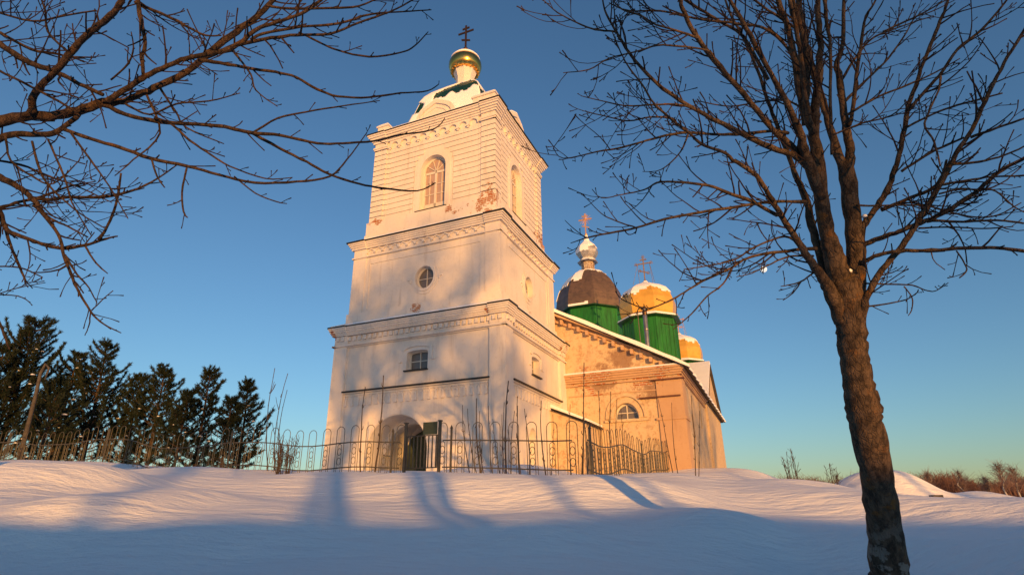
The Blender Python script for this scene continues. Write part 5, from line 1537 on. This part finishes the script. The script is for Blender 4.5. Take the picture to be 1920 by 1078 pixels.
# ------------------------------------------------------------------ far right: brush, birches, boards
def far_wood():
    r = random.Random(77); mb = MB()
    for i in range(3600):
        u = 1340 + 640 * r.random(); y = r.uniform(105, 150); 
        k = (u - 1340) / 640
        top = 899 + 5 * math.sin(u * .045) + 4 * math.sin(u * .017 + 1) + (5 if u > 1840 else 0)
        b = atY(u, 948, y); h = (948 - top) * y / FPX * .93 * r.uniform(.55, 1.08)
        b.z = 0
        lean = Vector((r.gauss(0, .10), r.gauss(0, .10), 1)).normalized(); t = b + lean * h
        mb.tube([b, b.lerp(t, .5) + Vector((r.gauss(0, .15), 0, 0)), t], [.06, .05, .015], 3, False)
        for _ in range(7):
            q = b.lerp(t, r.uniform(.25, .95)); e = q + Vector((r.gauss(0, .8), r.gauss(0, .8), r.uniform(.4, 1.6))); mb.tube([q, e], [.030, .012], 3, False)
    o = mb.build('distant_thicket', M_brush); tag(o, 'reddish brown leafless thicket along the far edge of the snow field', 'thicket', kind='stuff')
far_wood()
def birch(u, vtop, y, label, seed, spread=.33, tall=1.0):
    r = random.Random(seed); b = atY(u, 948, y); b.z = 0; top = atY(u, vtop, y); h = top.z
    root = thing('birch_tree', label, 'birch tree', tuple(b), 0, 'pale birches at the far thicket')
    tk = MB(); cr = MB(); tp = [Vector((r.gauss(0, .1) * k, 0, h * k / 5)) for k in range(6)]
    tk.tube(tp, [.16, .14, .11, .08, .05, .02], 6)
    for i in range(60):
        k = r.uniform(.28, .97); p = Vector((0, 0, h * k)); a = r.uniform(0, 2 * PI); l = spread * h * (1.15 - k) * r.uniform(.6, 1.2)
        e = p + Vector((math.cos(a) * l, math.sin(a) * l, l * r.uniform(.7, 1.4))); m_ = p.lerp(e, .5) + Vector((0, 0, .1)); cr.tube([p, m_, e], [.035, .025, .012], 3, False)
        for _ in range(8):
            q = p.lerp(e, r.uniform(.3, 1)); f_ = q + Vector((r.gauss(0, .5), r.gauss(0, .5), r.gauss(.15, .5))); cr.tube([q, f_], [.014, .008], 3, False)
    tk.build('trunk', M_birch, root); cr.build('crown', M_brush2, root)
birch(1893, 872, 95, 'wide-crowned pale birch nearest the right edge of the photo', 3, .42)
birch(1918, 878, 99, 'pale birch cut by the right edge of the photo', 4, .40)
birch(1814, 884, 100, 'thin pale-stemmed birch standing above the middle of the thicket', 5, .2)
birch(1753, 886, 101, 'thin pale-stemmed birch just right of the snow mound', 6, .2)
birch(1862, 896, 98, 'short pale birch left of the wide-crowned one', 8, .3)
# boards poking out of the mound
p = atY(1756, 934, 17.0)
g = MB(); 
mb = MB(); mb.box(-.13, .13, -.10, .10, -.12, .0); mb.box(-.135, .14, -.105, .10, .012, .09); 
hb_o = mb.build('wooden_box', M_wood, None, False, (p.x, p.y, max(p.z, gz(p.x, p.y) + .06))); bevel(hb_o, .01)
tag(hb_o, 'small grey wooden box half buried at the foot of the snow mound', 'box')
# the snow heap crest it sits in is part of the ground

# ------------------------------------------------------------------ moon
d = at(1432, 505, 1.0).normalized() * 3000
mn = MB(); n = 24
mn.lathe([(max(.01, math.sin(PI * k / 16)) * 15, -math.cos(PI * k / 16) * 15) for k in range(17)], n)
mm, nt, b = newmat('moon_surface')
tc = N(nt, 'ShaderNodeTexCoord').outputs['Object']
em = mixc(nt, ramp(nt, noise(nt, tc, .12, 4), .4, .62), (1, .95, .86), (.72, .70, .68))
b.inputs['Base Color'].default_value = (.2, .2, .2, 1); L(nt, em, b.inputs['Emission Color']); b.inputs['Emission Strength'].default_value = .62
mo = mn.build('moon', mm, None, True, d); tag(mo, 'small pale full moon behind the lower twigs of the right tree', 'moon')

scene.render.engine = 'CYCLES'
scene.render.resolution_x = 1024; scene.render.resolution_y = 574
